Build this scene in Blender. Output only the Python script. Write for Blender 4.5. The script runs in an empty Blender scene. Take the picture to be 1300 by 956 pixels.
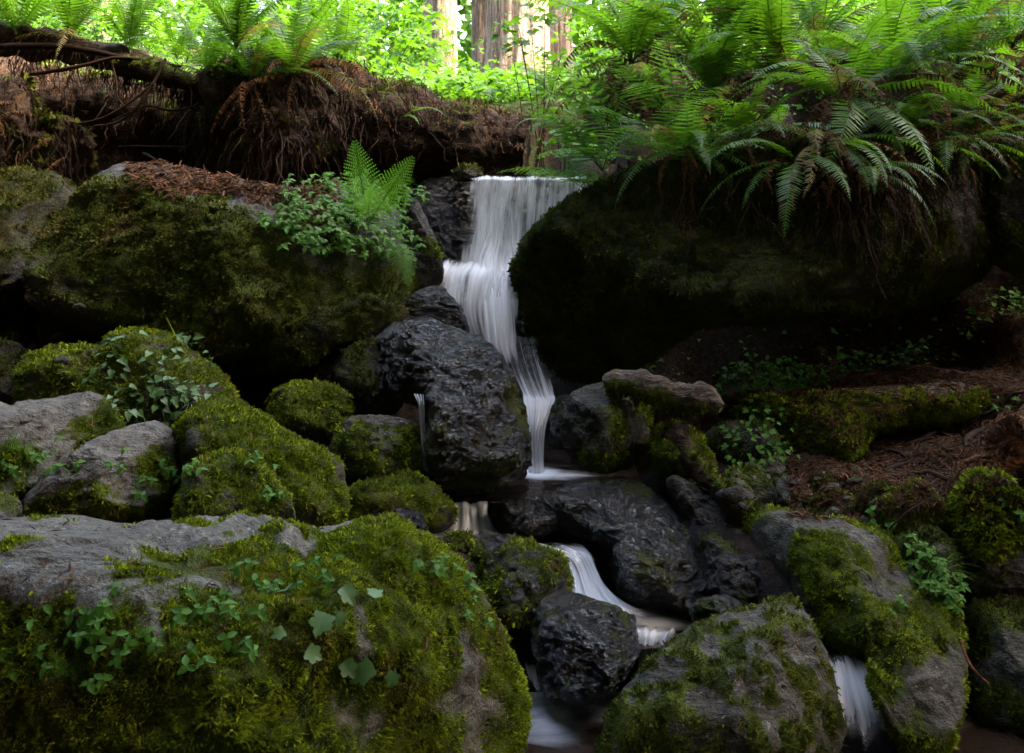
import bpy, math, random
import numpy as np
from mathutils import Vector
from mathutils.bvhtree import BVHTree

R = np.random.RandomState(7)
random.seed(7)
scene = bpy.context.scene
COL = scene.collection
F = 1249.0                     # focal length in photo pixels, horizon on photo row 230

def P(px, py, Y):
    return np.array([(px - 650) / F * Y, Y, -(py - 230) / F * Y])

# ------------------------------------------------------------------ noise
_perm = R.permutation(256).astype(np.int64)
_grad = R.normal(size=(256, 3)); _grad /= np.linalg.norm(_grad, axis=1)[:, None]
def pn(p):
    p = np.asarray(p, float)
    i = np.floor(p).astype(np.int64); f = p - i
    u = f * f * f * (f * (f * 6 - 15) + 10)
    out = np.zeros(len(p))
    for dx in (0, 1):
        for dy in (0, 1):
            for dz in (0, 1):
                h = _perm[(_perm[(_perm[(i[:, 0] + dx) & 255] + i[:, 1] + dy) & 255] + i[:, 2] + dz) & 255]
                g = _grad[h]
                d = f - np.array([dx, dy, dz])
                w = (u[:, 0] if dx else 1 - u[:, 0]) * (u[:, 1] if dy else 1 - u[:, 1]) * (u[:, 2] if dz else 1 - u[:, 2])
                out += w * (g * d).sum(1)
    return out * 1.6
def fbm(p, o=4, gain=.5):
    p = np.asarray(p, float); a = 1.; s = 0; 
    for k in range(o):
        s = s + a * pn(p + 17.3 * k); p = p * 2.03; a *= gain
    return s
def ridged(p, o=3):
    p = np.asarray(p, float); a = 1.; s = 0
    for k in range(o):
        s = s + a * (1 - 2 * np.abs(pn(p + 9.1 * k))); p = p * 2.1; a *= .5
    return s
def sstep(a, b, x):
    t = np.clip((x - a) / (b - a), 0, 1); return t * t * (3 - 2 * t)

# ------------------------------------------------------------------ mesh + tagging
def mk(name, V, FS, mat, parent=None, smooth=True, attrs=None, uv=None, origin=None):
    V = np.asarray(V, float)
    if origin is None: origin = np.zeros(3)
    me = bpy.data.meshes.new(name)
    if not isinstance(FS, (list, tuple)): FS = [FS]
    FS = [np.asarray(f, np.int64) for f in FS if len(f)]
    loops = np.concatenate([f.ravel() for f in FS]).astype(np.int32)
    tot = np.concatenate([np.full(len(f), f.shape[1]) for f in FS]).astype(np.int32)
    st = np.concatenate([[0], np.cumsum(tot)[:-1]]).astype(np.int32)
    me.vertices.add(len(V)); me.vertices.foreach_set('co', (V - origin).astype(np.float32).ravel())
    me.loops.add(len(loops)); me.loops.foreach_set('vertex_index', loops)
    me.polygons.add(len(tot)); me.polygons.foreach_set('loop_start', st)
    me.update(calc_edges=True)
    if smooth: me.polygons.foreach_set('use_smooth', np.ones(len(tot), bool))
    for k, a in (attrs or {}).items():
        a = np.asarray(a, np.float32)
        if a.ndim == 2: at = me.attributes.new(k, 'FLOAT_VECTOR', 'POINT'); at.data.foreach_set('vector', a.ravel())
        else: at = me.attributes.new(k, 'FLOAT', 'POINT'); at.data.foreach_set('value', a)
    if uv is not None:
        l = me.uv_layers.new(name='UVMap'); l.data.foreach_set('uv', np.asarray(uv, np.float32)[loops].ravel())
    me.materials.append(mat)
    o = bpy.data.objects.new(name, me); COL.objects.link(o)
    o.location = Vector(origin)
    if parent is not None:
        o.parent = parent
        if name == 'moss': o['kind'] = 'stuff'
        o.location = Vector(origin) - parent.location
    return o
def tag(o, label=None, cat=None, group=None, kind=None):
    if label: o['label'] = label
    if cat: o['category'] = cat
    if group: o['group'] = group
    if kind: o['kind'] = kind
    return o
def empty(name, loc, label=None, cat=None, group=None):
    o = bpy.data.objects.new(name, None); COL.objects.link(o); o.location = Vector(loc)
    o.empty_display_size = .1
    return tag(o, label, cat, group)
def normals(V, Q):
    n = np.zeros_like(V)
    a = V[Q[:, 2]] - V[Q[:, 0]]; b = V[Q[:, -1]] - V[Q[:, 1]]
    if Q.shape[1] == 3: a = V[Q[:, 1]] - V[Q[:, 0]]; b = V[Q[:, 2]] - V[Q[:, 0]]
    c = np.cross(a, b)
    for k in range(Q.shape[1]): np.add.at(n, Q[:, k], c)
    l = np.linalg.norm(n, axis=1); l[l == 0] = 1
    return n / l[:, None]
def gridq(nu, nv, wrap=False):
    # verts indexed v*nu+u
    u = np.arange(nu if wrap else nu - 1); v = np.arange(nv - 1)
    U, Vv = np.meshgrid(u, v); U = U.ravel(); Vv = Vv.ravel(); U2 = (U + 1) % nu
    return np.stack([Vv * nu + U, Vv * nu + U2, (Vv + 1) * nu + U2, (Vv + 1) * nu + U], 1)
def catmull(pts, n, closed=False):
    pts = np.asarray(pts, float); m = len(pts)
    segs = m if closed else m - 1
    t = np.linspace(0, segs, n, endpoint=not closed)
    i = np.minimum(np.floor(t).astype(int), segs - 1); f = (t - i)[:, None]
    g = (lambda k: pts[k % m]) if closed else (lambda k: pts[np.clip(k, 0, m - 1)])
    p0, p1, p2, p3 = g(i - 1), g(i), g(i + 1), g(i + 2)
    return .5 * (2 * p1 + (p2 - p0) * f + (2 * p0 - 5 * p1 + 4 * p2 - p3) * f ** 2 + (3 * p1 - p0 - 3 * p2 + p3) * f ** 3)
def tube(path, rad, ns=8, n=None, noise=0, nscale=3, seed=0):
    path = np.asarray(path, float)
    if n: 
        rad = np.interp(np.linspace(0, 1, n), np.linspace(0, 1, len(rad)), rad) if np.ndim(rad) else np.full(n, rad)
        path = catmull(path, n)
    n = len(path)
    if np.ndim(rad) == 0: rad = np.full(n, rad)
    T = np.gradient(path, axis=0); T /= np.linalg.norm(T, axis=1)[:, None] + 1e-9
    up = np.array([0.03, .05, 1.]) if abs(T[:, 2]).mean() < .85 else np.array([0.05, 1., .03])
    A = np.cross(T, up); A /= np.linalg.norm(A, axis=1)[:, None] + 1e-9
    B = np.cross(A, T)
    th = np.linspace(0, 2 * np.pi, ns, endpoint=False)
    d = A[:, None] * np.cos(th)[None, :, None] + B[:, None] * np.sin(th)[None, :, None]
    r = np.repeat(rad[:, None], ns, 1)
    V = path[:, None] + d * r[..., None]
    if noise:
        nn = fbm((V * nscale + seed).reshape(-1, 3), 4).reshape(n, ns)
        V = V + d * (nn * noise * r)[..., None]
    V = V.reshape(-1, 3)
    Q = gridq(ns, n, True)[:, ::-1]
    V = np.vstack([V, path[:1], path[-1:]])
    k = n * ns; j = np.arange(ns)
    T0 = np.stack([np.full(ns, k), j, (j + 1) % ns], 1)[:, ::-1]
    T1 = np.stack([np.full(ns, k + 1), (n - 1) * ns + (j + 1) % ns, (n - 1) * ns + j], 1)[:, ::-1]
    return V, Q, np.vstack([T0, T1])
class MB:
    def __init__(s): s.V = []; s.F = {}; s.n = 0; s.A = []
    def add(s, V, *FS, a=0.):
        for f in FS:
            f = np.asarray(f)
            if len(f): s.F.setdefault(f.shape[1], []).append(f + s.n)
        s.V.append(np.asarray(V, float)); s.A.append(np.full(len(V), a) if np.ndim(a) == 0 else a); s.n += len(V)
    def build(s, name, mat, parent=None, **k):
        return mk(name, np.vstack(s.V), [np.vstack(f) for f in s.F.values()], mat, parent, attrs={'tone': np.concatenate(s.A)}, **k)

# ------------------------------------------------------------------ materials
class NT:
    def __init__(s, name):
        s.m = bpy.data.materials.new(name); s.m.use_nodes = True
        s.t = s.m.node_tree; s.t.nodes.clear()
        s.out = s.t.nodes.new('ShaderNodeOutputMaterial')
    def n(s, typ, **kw):
        nd = s.t.nodes.new(typ)
        for k, v in kw.items(): setattr(nd, k, v)
        return nd
    def set(s, sock, v):
        if isinstance(v, bpy.types.NodeSocket): s.t.links.new(v, sock)
        elif isinstance(v, tuple) and len(v) == 3 and sock.type == 'RGBA': sock.default_value = (*v, 1)
        else: sock.default_value = v
    def pos(s): return s.n('ShaderNodeNewGeometry').outputs['Position']
    def attr(s, nm): return s.n('ShaderNodeAttribute', attribute_name=nm).outputs['Fac']
    def noise(s, vec, scale, detail=5, rough=.55, dist=0):
        nd = s.n('ShaderNodeTexNoise'); s.set(nd.inputs['Vector'], vec)
        nd.inputs['Scale'].default_value = scale; nd.inputs['Detail'].default_value = detail
        nd.inputs['Roughness'].default_value = rough; nd.inputs['Distortion'].default_value = dist
        return nd.outputs['Fac']
    def vor(s, vec, scale, feature='F1'):
        nd = s.n('ShaderNodeTexVoronoi', feature=feature); s.set(nd.inputs['Vector'], vec); nd.inputs['Scale'].default_value = scale
        return nd.outputs['Distance']
    def mapr(s, v, a, b, c=0., d=1., smooth=True):
        nd = s.n('ShaderNodeMapRange', interpolation_type='SMOOTHSTEP' if smooth else 'LINEAR')
        s.set(nd.inputs[0], v)
        for i, x in enumerate((a, b, c, d)): s.set(nd.inputs[i + 1], x)
        return nd.outputs[0]
    def mix(s, f, a, b):
        nd = s.n('ShaderNodeMix', data_type='RGBA'); s.set(nd.inputs[0], f); s.set(nd.inputs[6], a); s.set(nd.inputs[7], b)
        return nd.outputs[2]
    def math(s, op, a, b=0.):
        nd = s.n('ShaderNodeMath', operation=op); s.set(nd.inputs[0], a); s.set(nd.inputs[1], b); return nd.outputs[0]
    def scale(s, vec, x, y, z):
        nd = s.n('ShaderNodeMapping'); s.set(nd.inputs[0], vec); nd.inputs['Scale'].default_value = (x, y, z); return nd.outputs[0]
    def bump(s, h, strength, dist, normal=None):
        nd = s.n('ShaderNodeBump'); s.set(nd.inputs['Height'], h); nd.inputs['Strength'].default_value = strength
        nd.inputs['Distance'].default_value = dist
        if normal is not None: s.set(nd.inputs['Normal'], normal)
        return nd.outputs[0]
    def bsdf(s, color, rough, normal=None, spec=.5, **kw):
        nd = s.n('ShaderNodeBsdfPrincipled'); s.set(nd.inputs['Base Color'], color); s.set(nd.inputs['Roughness'], rough)
        s.set(nd.inputs['Specular IOR Level'], spec)
        if normal is not None: s.set(nd.inputs['Normal'], normal)
        for k, v in kw.items(): s.set(nd.inputs[k], v)
        return nd.outputs[0]
    def mixs(s, f, a, b):
        nd = s.n('ShaderNodeMixShader'); s.set(nd.inputs[0], f); s.set(nd.inputs[1], a); s.set(nd.inputs[2], b); return nd.outputs[0]
    def done(s, sh):
        s.t.links.new(sh, s.out.inputs['Surface']); return s.m

def rock_mat(name, c1, c2, c3, moss1, moss2, rough=(.55, .85), wet=0., bumpd=.03):
    t = NT(name); p = t.pos()
    n1 = t.noise(p, 3.2, 6, .6, .4); n2 = t.noise(p, 17, 6, .65, .3); n3 = t.noise(p, 70, 4, .6)
    st = t.noise(t.scale(p, 4, 4, 16), 2.2, 5, .6, .8)
    col = t.mix(t.mapr(n1, .35, .65), c1, c2)
    col = t.mix(t.mapr(st, .5, .72), col, c3)
    col = t.mix(t.mapr(n2, .56, .74, 0, .75), col, (.03, .026, .02))
    col = t.mix(t.mapr(n3, .35, .65, 0, .5), col, tuple(x * .45 for x in c1))
    lich = t.math('MULTIPLY', t.mapr(t.noise(p, 9, 7, .7), .57, .66), t.mapr(n3, .4, .6, .4, 1.))
    col = t.mix(t.math('MULTIPLY', lich, .0 if wet else .3), col, (.28, .265, .23))
    wp = t.n('ShaderNodeVectorMath', operation='ADD'); t.set(wp.inputs[0], p); nz = t.n('ShaderNodeTexNoise'); nz.inputs['Scale'].default_value = 4; t.set(nz.inputs[0], p); sc_ = t.n('ShaderNodeVectorMath', operation='SCALE'); t.set(sc_.inputs[0], nz.outputs['Color']); sc_.inputs['Scale'].default_value = .35; t.set(wp.inputs[1], sc_.outputs[0])
    sp = t.math('MULTIPLY', t.mapr(t.vor(wp.outputs[0], 22), .16, .24, 1., 0.), t.mapr(t.noise(p, 2.6, 4, .6), .5, .62))
    col = t.mix(t.math('MULTIPLY', sp, .0 if wet else .55), col, (.25, .245, .21))
    col = t.mix(t.mapr(t.noise(p, 1.7, 5, .6, .5), .56, .68, 0, .6), col, tuple(x * .35 for x in c1))
    m = t.attr('moss')
    mm = t.mapr(t.math('ADD', m, t.math('MULTIPLY', t.math('SUBTRACT', n2, .5), .9)), .32, .62)
    mcol = t.mix(t.mapr(t.noise(p, 5.5, 5, .6), .36, .64), moss1, moss2)
    mcol = t.mix(t.mapr(t.noise(p, 2.1, 5, .65, .4), .55, .66, 0, .7), mcol, (.075, .050, .014))
    mcol = t.mix(t.mapr(t.noise(p, 60, 4, .7), .45, .7, 0, .7), mcol, tuple(x * .25 for x in moss1))
    col = t.mix(mm, col, mcol)
    h = t.math('ADD', t.math('ADD', t.math('MULTIPLY', n2, .9), t.math('MULTIPLY', st, .7)), t.math('MULTIPLY', n3, .55))
    h = t.math('ADD', h, t.math('MULTIPLY', t.vor(p, 11, 'SMOOTH_F1'), .5))
    if wet:
        h = t.math('ADD', h, t.math('MULTIPLY', t.noise(t.scale(p, .6, 1, 1.9), 24, 6, .62, .6), .9))
    b1 = t.bump(h, 1., bumpd)
    hm = t.math('ADD', t.noise(p, 140, 3, .7), t.math('MULTIPLY', t.noise(p, 40, 3, .6), 1.2))
    b2 = t.bump(hm, 1., .03)
    rr = t.mapr(n2, .3, .7, rough[0], rough[1])
    s1 = t.bsdf(col, rr, b1, .3 if not wet else .6, **({'Coat Weight': .3, 'Coat Roughness': .07, 'Coat Normal': b1} if wet else {}))
    s2 = t.bsdf(col, .85, b2, .2)
    return t.done(t.mixs(mm, s1, s2))

M = {}
MO1, MO2 = (.030, .048, .004), (.095, .125, .009)
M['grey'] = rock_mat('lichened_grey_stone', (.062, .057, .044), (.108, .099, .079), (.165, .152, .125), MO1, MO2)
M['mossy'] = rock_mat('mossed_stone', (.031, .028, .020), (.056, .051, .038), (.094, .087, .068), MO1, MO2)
M['dark'] = rock_mat('shade_darkened_basalt', (.016, .014, .012), (.035, .030, .025), (.05, .044, .037), (.018, .025, .004), (.055, .064, .008), (.6, .9))  # darker copy of the stone, with shade set into its colours
M['wet'] = rock_mat('wet_black_stone', (.005, .005, .0052), (.011, .0105, .0105), (.018, .017, .017), (.020, .030, .005), (.055, .065, .010), (.10, .25), wet=1, bumpd=.07)

def leaf_mat(name, c1, c2, trans, tw=.45, rough=.45, spec=.4, nrm=0.):
    t = NT(name); a = t.attr('tone')
    rnd = t.n('ShaderNodeObjectInfo').outputs['Random']
    f = t.math('FRACT', t.math('ADD', a, t.math('MULTIPLY', rnd, .6)))
    col = t.mix(f, c1, c2)
    N = None
    if nrm:
        pp = t.pos()
        col = t.mix(t.mapr(t.noise(pp, 2.1, 5, .65, .4), .55, .66, 0, .75), col, t.mix(f, (.035, .022, .006), (.16, .115, .025)))
        col = t.mix(t.mapr(t.noise(pp, 3.7, 4, .6, .3), .55, .64, 0, .7), col, t.mix(f, (.012, .030, .004), (.055, .115, .012)))
        mx = t.n('ShaderNodeMix', data_type='VECTOR'); t.set(mx.inputs[0], nrm)
        t.set(mx.inputs[4], t.n('ShaderNodeNewGeometry').outputs['Normal']); t.set(mx.inputs[5], t.n('ShaderNodeAttribute', attribute_name='nrm').outputs['Vector'])
        vn = t.n('ShaderNodeVectorMath', operation='NORMALIZE'); t.set(vn.inputs[0], mx.outputs[1]); N = vn.outputs[0]
    s = t.bsdf(col, rough, N, spec)
    tr = t.n('ShaderNodeBsdfTranslucent'); t.set(tr.inputs[0], t.mix(f, tuple(x * .7 for x in trans), trans))
    return t.done(t.mixs(tw, s, tr.outputs[0]))
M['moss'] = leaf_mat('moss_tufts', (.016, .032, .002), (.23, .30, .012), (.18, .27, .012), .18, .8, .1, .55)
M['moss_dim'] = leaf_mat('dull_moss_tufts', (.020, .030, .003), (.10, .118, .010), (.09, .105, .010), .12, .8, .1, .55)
M['sword'] = leaf_mat('sword_fern_green', (.025, .08, .010), (.06, .145, .014), (.15, .36, .014), .46, .45, .3)
M['lady'] = leaf_mat('lady_fern_green', (.045, .13, .018), (.075, .18, .022), (.16, .40, .03), .48, .5, .3)
M['dead'] = leaf_mat('withered_fern_brown', (.035, .017, .007), (.12, .055, .02), (.08, .035, .011), .25, .8, .1)
M['old'] = leaf_mat('yellowed_fern', (.06, .055, .012), (.15, .11, .025), (.20, .16, .03), .45, .6, .2)
M['herb'] = leaf_mat('herb_leaf_green', (.035, .11, .012), (.075, .19, .022), (.10, .28, .03), .38, .6, .2)
M['maple'] = leaf_mat('bright_leaf_green', (.025, .08, .005), (.052, .135, .009), (.075, .205, .008), .46, .5, .3)
M['conifer'] = leaf_mat('needle_spray_green', (.05, .085, .035), (.09, .13, .055), (.12, .2, .05), .35, .6, .2)
M['canopy'] = leaf_mat('added_crown_green', (.015, .03, .008), (.025, .045, .01), (.03, .06, .01), .08, .6, .2)
M['ivy'] = leaf_mat('creeper_leaf_green', (.045, .11, .03), (.085, .17, .05), (.08, .2, .04), .3, .5, .35)
M['root'] = leaf_mat('root_fibre', (.006, .003, .002), (.036, .018, .009), (.03, .014, .006), .1, .8, .15)
M['litter'] = leaf_mat('needle_litter', (.035, .016, .008), (.18, .095, .055), (.10, .045, .02), .15, .85, .1)

def bark_mat(name, c1, c2, c3, mossy=False, zstretch=True, sc=1.):
    t = NT(name); p = t.pos()
    q = t.scale(p, 9 * sc, 9 * sc, 1.1 * sc) if zstretch else t.scale(p, 2.5 * sc, 14 * sc, 14 * sc)
    n1 = t.noise(q, 1.1, 7, .65, .6); n2 = t.noise(p, 26, 5, .65)
    col = t.mix(t.mapr(n1, .38, .62), c1, c2)
    col = t.mix(t.mapr(t.noise(q, 2.6, 5, .6), .52, .7), col, c3)
    if mossy:
        m = t.mapr(t.math('ADD', t.attr('moss'), t.math('MULTIPLY', t.math('SUBTRACT', n2, .5), .8)), .35, .6)
        col = t.mix(m, col, t.mix(t.noise(p, 8, 4), MO1, MO2))
    return t.done(t.bsdf(col, .9, t.bump(t.math('ADD', n1, t.math('MULTIPLY', n2, .35)), 1., .06), .2))
M['redwood'] = bark_mat('fibrous_redwood_bark', (.08, .05, .036), (.22, .16, .125), (.33, .25, .205))
M['log'] = bark_mat('rotting_log_bark', (.014, .008, .005), (.045, .025, .014), (.075, .045, .028), True, False)
M['plank'] = bark_mat('weathered_driftwood', (.05, .038, .029), (.12, .095, .075), (.19, .155, .125), True, False)
M['rootwood'] = bark_mat('orange_rotten_wood', (.10, .035, .014), (.20, .075, .028), (.12, .07, .045), True, False, 1.6)

def ground_mat():
    t = NT('forest_floor_soil'); p = t.pos()
    n1 = t.noise(p, 1.3, 6, .6); n2 = t.noise(p, 22, 6, .7); n3 = t.noise(t.scale(p, 3, 1, 1), 60, 4, .7)
    col = t.mix(t.mapr(n2, .35, .68), (.018, .010, .006), (.068, .037, .023))
    col = t.mix(t.mapr(n3, .55, .72, 0, .8), col, (.11, .066, .044))
    g = t.mapr(t.math('ADD', t.attr('green'), t.math('SUBTRACT', n1, .5)), .4, .65)
    col = t.mix(g, col, t.mix(n2, (.02, .045, .008), (.06, .10, .015)))
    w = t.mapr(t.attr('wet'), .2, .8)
    col = t.mix(w, col, (.006, .005, .0045))  # wet bed mud, blackened further to stand in for deep shade
    h = t.math('ADD', n2, t.math('MULTIPLY', n3, .5))
    return t.done(t.bsdf(col, t.mapr(w, 0, 1, .9, .6), t.bump(h, 1., .05), .25))
M['ground'] = ground_mat()

def water_mat(name, streak, lo, hi, tint=(.82, .84, .90)):
    t = NT(name)
    uv = t.n('ShaderNodeUVMap', uv_map='UVMap').outputs[0]
    d = t.attr('dens')
    a = t.noise(t.scale(uv, streak, .8, 1), 1., 6, .68, .35)
    b = t.noise(t.scale(uv, streak * .32, .7, 1), 1., 3, .5, .3)
    s = t.math('ADD', t.math('MULTIPLY', a, .6), t.math('MULTIPLY', b, .4))
    al = t.math('MULTIPLY', t.mapr(t.math('ADD', s, t.math('MULTIPLY', t.math('SUBTRACT', d, .6), .75)), lo, hi), t.mapr(d, .0, .35))
    df = t.n('ShaderNodeBsdfDiffuse'); t.set(df.inputs[0], tint)
    tl = t.n('ShaderNodeBsdfTranslucent'); t.set(tl.inputs[0], tint)
    white = t.mixs(.35, df.outputs[0], tl.outputs[0])
    tr = t.n('ShaderNodeBsdfTransparent')
    return t.done(t.mixs(t.math('MULTIPLY', al, .92), tr.outputs[0], white))
M['fall'] = water_mat('falling_white_water', 17, .44, .74, (.93, .94, .96))
M['rapid'] = water_mat('rushing_white_water', 9, .38, .76, (.93, .94, .96))
def pool_mat():
    t = NT('still_brown_water'); p = t.pos()
    f = t.attr('foam')
    n = t.noise(t.scale(p, 1, 3.2, 1), 3, 4, .5, .4)
    fm = t.math('MULTIPLY', t.mapr(t.math('ADD', f, t.math('MULTIPLY', t.math('SUBTRACT', n, .5), .5)), .15, .95), t.mapr(f, 0., .15))
    s1 = t.bsdf((.022, .014, .010), .1, t.bump(t.noise(t.scale(p, 1, 2.5, 1), 9, 3), .25, .02), .5)
    s2 = t.bsdf((.78, .80, .86), .6, None, .2)
    return t.done(t.mixs(fm, s1, s2))
M['pool'] = pool_mat()
# ------------------------------------------------------------------ terrain
CP = [  # pixel x, pixel y, distance  ->  ground points
 (-200,440,8.5),(0,445,8.3),(60,430,8.4),(0,300,9.6),(120,300,9.8),(300,300,9.8),(480,300,9.8),(-200,250,9.8),
 (0,205,10.1),(200,215,10.0),(400,225,10.0),(520,232,10.0),
 (-300,60,10.6),(0,70,10.9),(200,112,10.9),(350,120,10.9),(480,140,10.9),(600,205,10.9),(680,200,10.9),
 (100,560,6.6),(300,560,6.8),(460,560,7.2),(200,660,5.4),(450,680,5.9),(-200,560,6.4),(-300,800,4.5),(0,900,4.2),(300,950,4.3),
 (560,430,9.5),(640,430,9.5),(700,430,9.5),(560,235,9.9),(660,232,9.9),(620,232,11),
 (540,560,7.9),(680,610,8.0),(760,610,7.9),(850,560,8.2),(800,500,9.2),(900,500,9.2),(1000,498,9.0),(1100,480,9.0),(900,440,9.8),(1050,420,9.8),(760,420,9.8),
 (960,560,7.4),(1100,560,7.2),(1200,560,7.1),(1300,560,7.0),(1100,600,6.5),(1200,620,6.3),(1300,620,6.2),(1000,650,6.3),(1080,665,6.0),
 (1300,480,8.0),(1300,400,8.7),(1200,470,8.4),(1250,330,9.3),(1300,250,9.4),(1400,450,8.0),(1500,400,8.2),(1300,170,9.8),(1300,100,10.3),(1500,150,9.8),
 (1200,130,9.9),(1100,130,9.9),(1000,140,9.9),(900,150,9.9),(800,160,9.9),(740,190,10.2),(800,90,10.9),(950,70,11),(1100,60,11),(1250,40,11.2),(1500,20,11.2),
 (300,95,13),(450,118,13),(600,130,13),(700,125,13),(850,60,13),(0,45,13),(1100,30,13.5),(1300,10,13.5),(-300,20,14),(1700,-20,14),
 (500,112,17),(650,112,17),(0,40,18),(1200,20,18),(640,104,26),(200,70,26),(1100,60,26),(-600,60,24),(2000,10,24),
]
CPW = np.array([P(*c) for c in CP])
CPW = np.vstack([CPW, [[-.3,2,-3.3],[.8,4,-3.25],[.5,5,-3.1],[-3,2,-3.1],[3,3,-2.9],[5,4,-2.2],[6,5,-1.9],[-6,5,-2.2],[0,-6,-3.2],[-7,0,-1.2],[7,0,-1.2],
   [0,60,5.2],[-40,60,6],[40,60,6.5],[0,140,9],[-120,100,9],[120,100,9],[9,3,2.5],[14,3,8],[25,0,15],[9,8,2.2],[14,8,7],[25,10,13],[-9,3,3],[-14,3,9],[-25,0,16],[-9,8,3],[-14,8,9],[-25,10,15],[0,-5,-1.8],[0,-8,2],[0,-12,8],[0,-25,16],[8,-6,3],[-8,-6,3],[8,-12,9],[-8,-12,9],[-25,-20,18],[25,-20,18],[-60,0,18],[60,0,18],[0,-60,18],  # steep side and rear slopes out of view, raised to block low sky light
   [2.6,5.3,-2.85],[3.2,5.2,-2.8],[2.4,4.6,-2.9],[3.4,4.2,-2.8],[2.9,5.6,-2.5],[3.3,5.75,-2.2]]])
def tz0(x, y):
    x = np.asarray(x, float).ravel(); y = np.asarray(y, float).ravel(); out = np.zeros(len(x))
    for s in range(0, len(x), 20000):
        d = (x[s:s+20000, None] - CPW[None, :, 0]) ** 2 + (y[s:s+20000, None] - CPW[None, :, 1]) ** 2
        w = 1 / (d + .02) ** 2.2
        out[s:s+20000] = (w * CPW[None, :, 2]).sum(1) / w.sum(1)
    return out
# stream bed: x, y, water level, half width
ST = np.array([(.0,14,.25,.5),(.02,11,.0,.6),(.03,9.2,-.02,.65),(-.1,8.9,-.7,.5),(-.2,8.4,-1.2,.4),(.15,7.9,-1.9,.3),(.2,7.4,-2.2,.7),(.0,6.8,-2.22,.9),(-.25,6.55,-2.36,.75),
  (-.02,6.3,-2.40,.85),(.6,5.9,-2.58,.5),(.7,5.6,-2.6,.5),(.6,5.3,-2.85,.9),(.5,4.5,-2.9,1.3),(.5,3,-2.95,1.3),(.5,0,-3.1,1.5),(.5,-8,-3.3,1.5)])
def tz(x, y):
    x = np.asarray(x, float).ravel(); y = np.asarray(y, float).ravel()
    z = tz0(x, y)
    z = z + fbm(np.stack([x * .9, y * .9, x * 0], 1), 4) * .09
    cx = np.interp(y, ST[::-1, 1], ST[::-1, 0]); lv = np.interp(y, ST[::-1, 1], ST[::-1, 2]); hw = np.interp(y, ST[::-1, 1], ST[::-1, 3])
    k = sstep(1., .55, np.abs(x - cx) / hw / 1.25) * (y < 12)
    return z * (1 - k) + np.minimum(z, lv - .14) * k
def axis(n, c, core, ext):
    t = np.linspace(-1, 1, n); k = np.arcsinh(ext / core * 6) ; return c + core / 6 * np.sinh(t * k)
gx = axis(300, 0, 9, 160); gy = axis(300, 8, 7, 160)
GX, GY = np.meshgrid(gx, gy)
gz = tz(GX, GY); gv = np.stack([GX.ravel(), GY.ravel(), gz], 1)
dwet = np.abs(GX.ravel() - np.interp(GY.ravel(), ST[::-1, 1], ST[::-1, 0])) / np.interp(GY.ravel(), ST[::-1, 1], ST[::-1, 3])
green = sstep(11, 12.5, GY.ravel()) * .55
gq = gridq(300, 300)
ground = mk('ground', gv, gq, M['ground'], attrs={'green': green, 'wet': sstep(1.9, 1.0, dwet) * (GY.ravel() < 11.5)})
tag(ground, 'dark forest floor of soil and fallen needles, rising behind the stream', 'ground', None, 'structure')
BV = [(gv, gq)]

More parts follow.
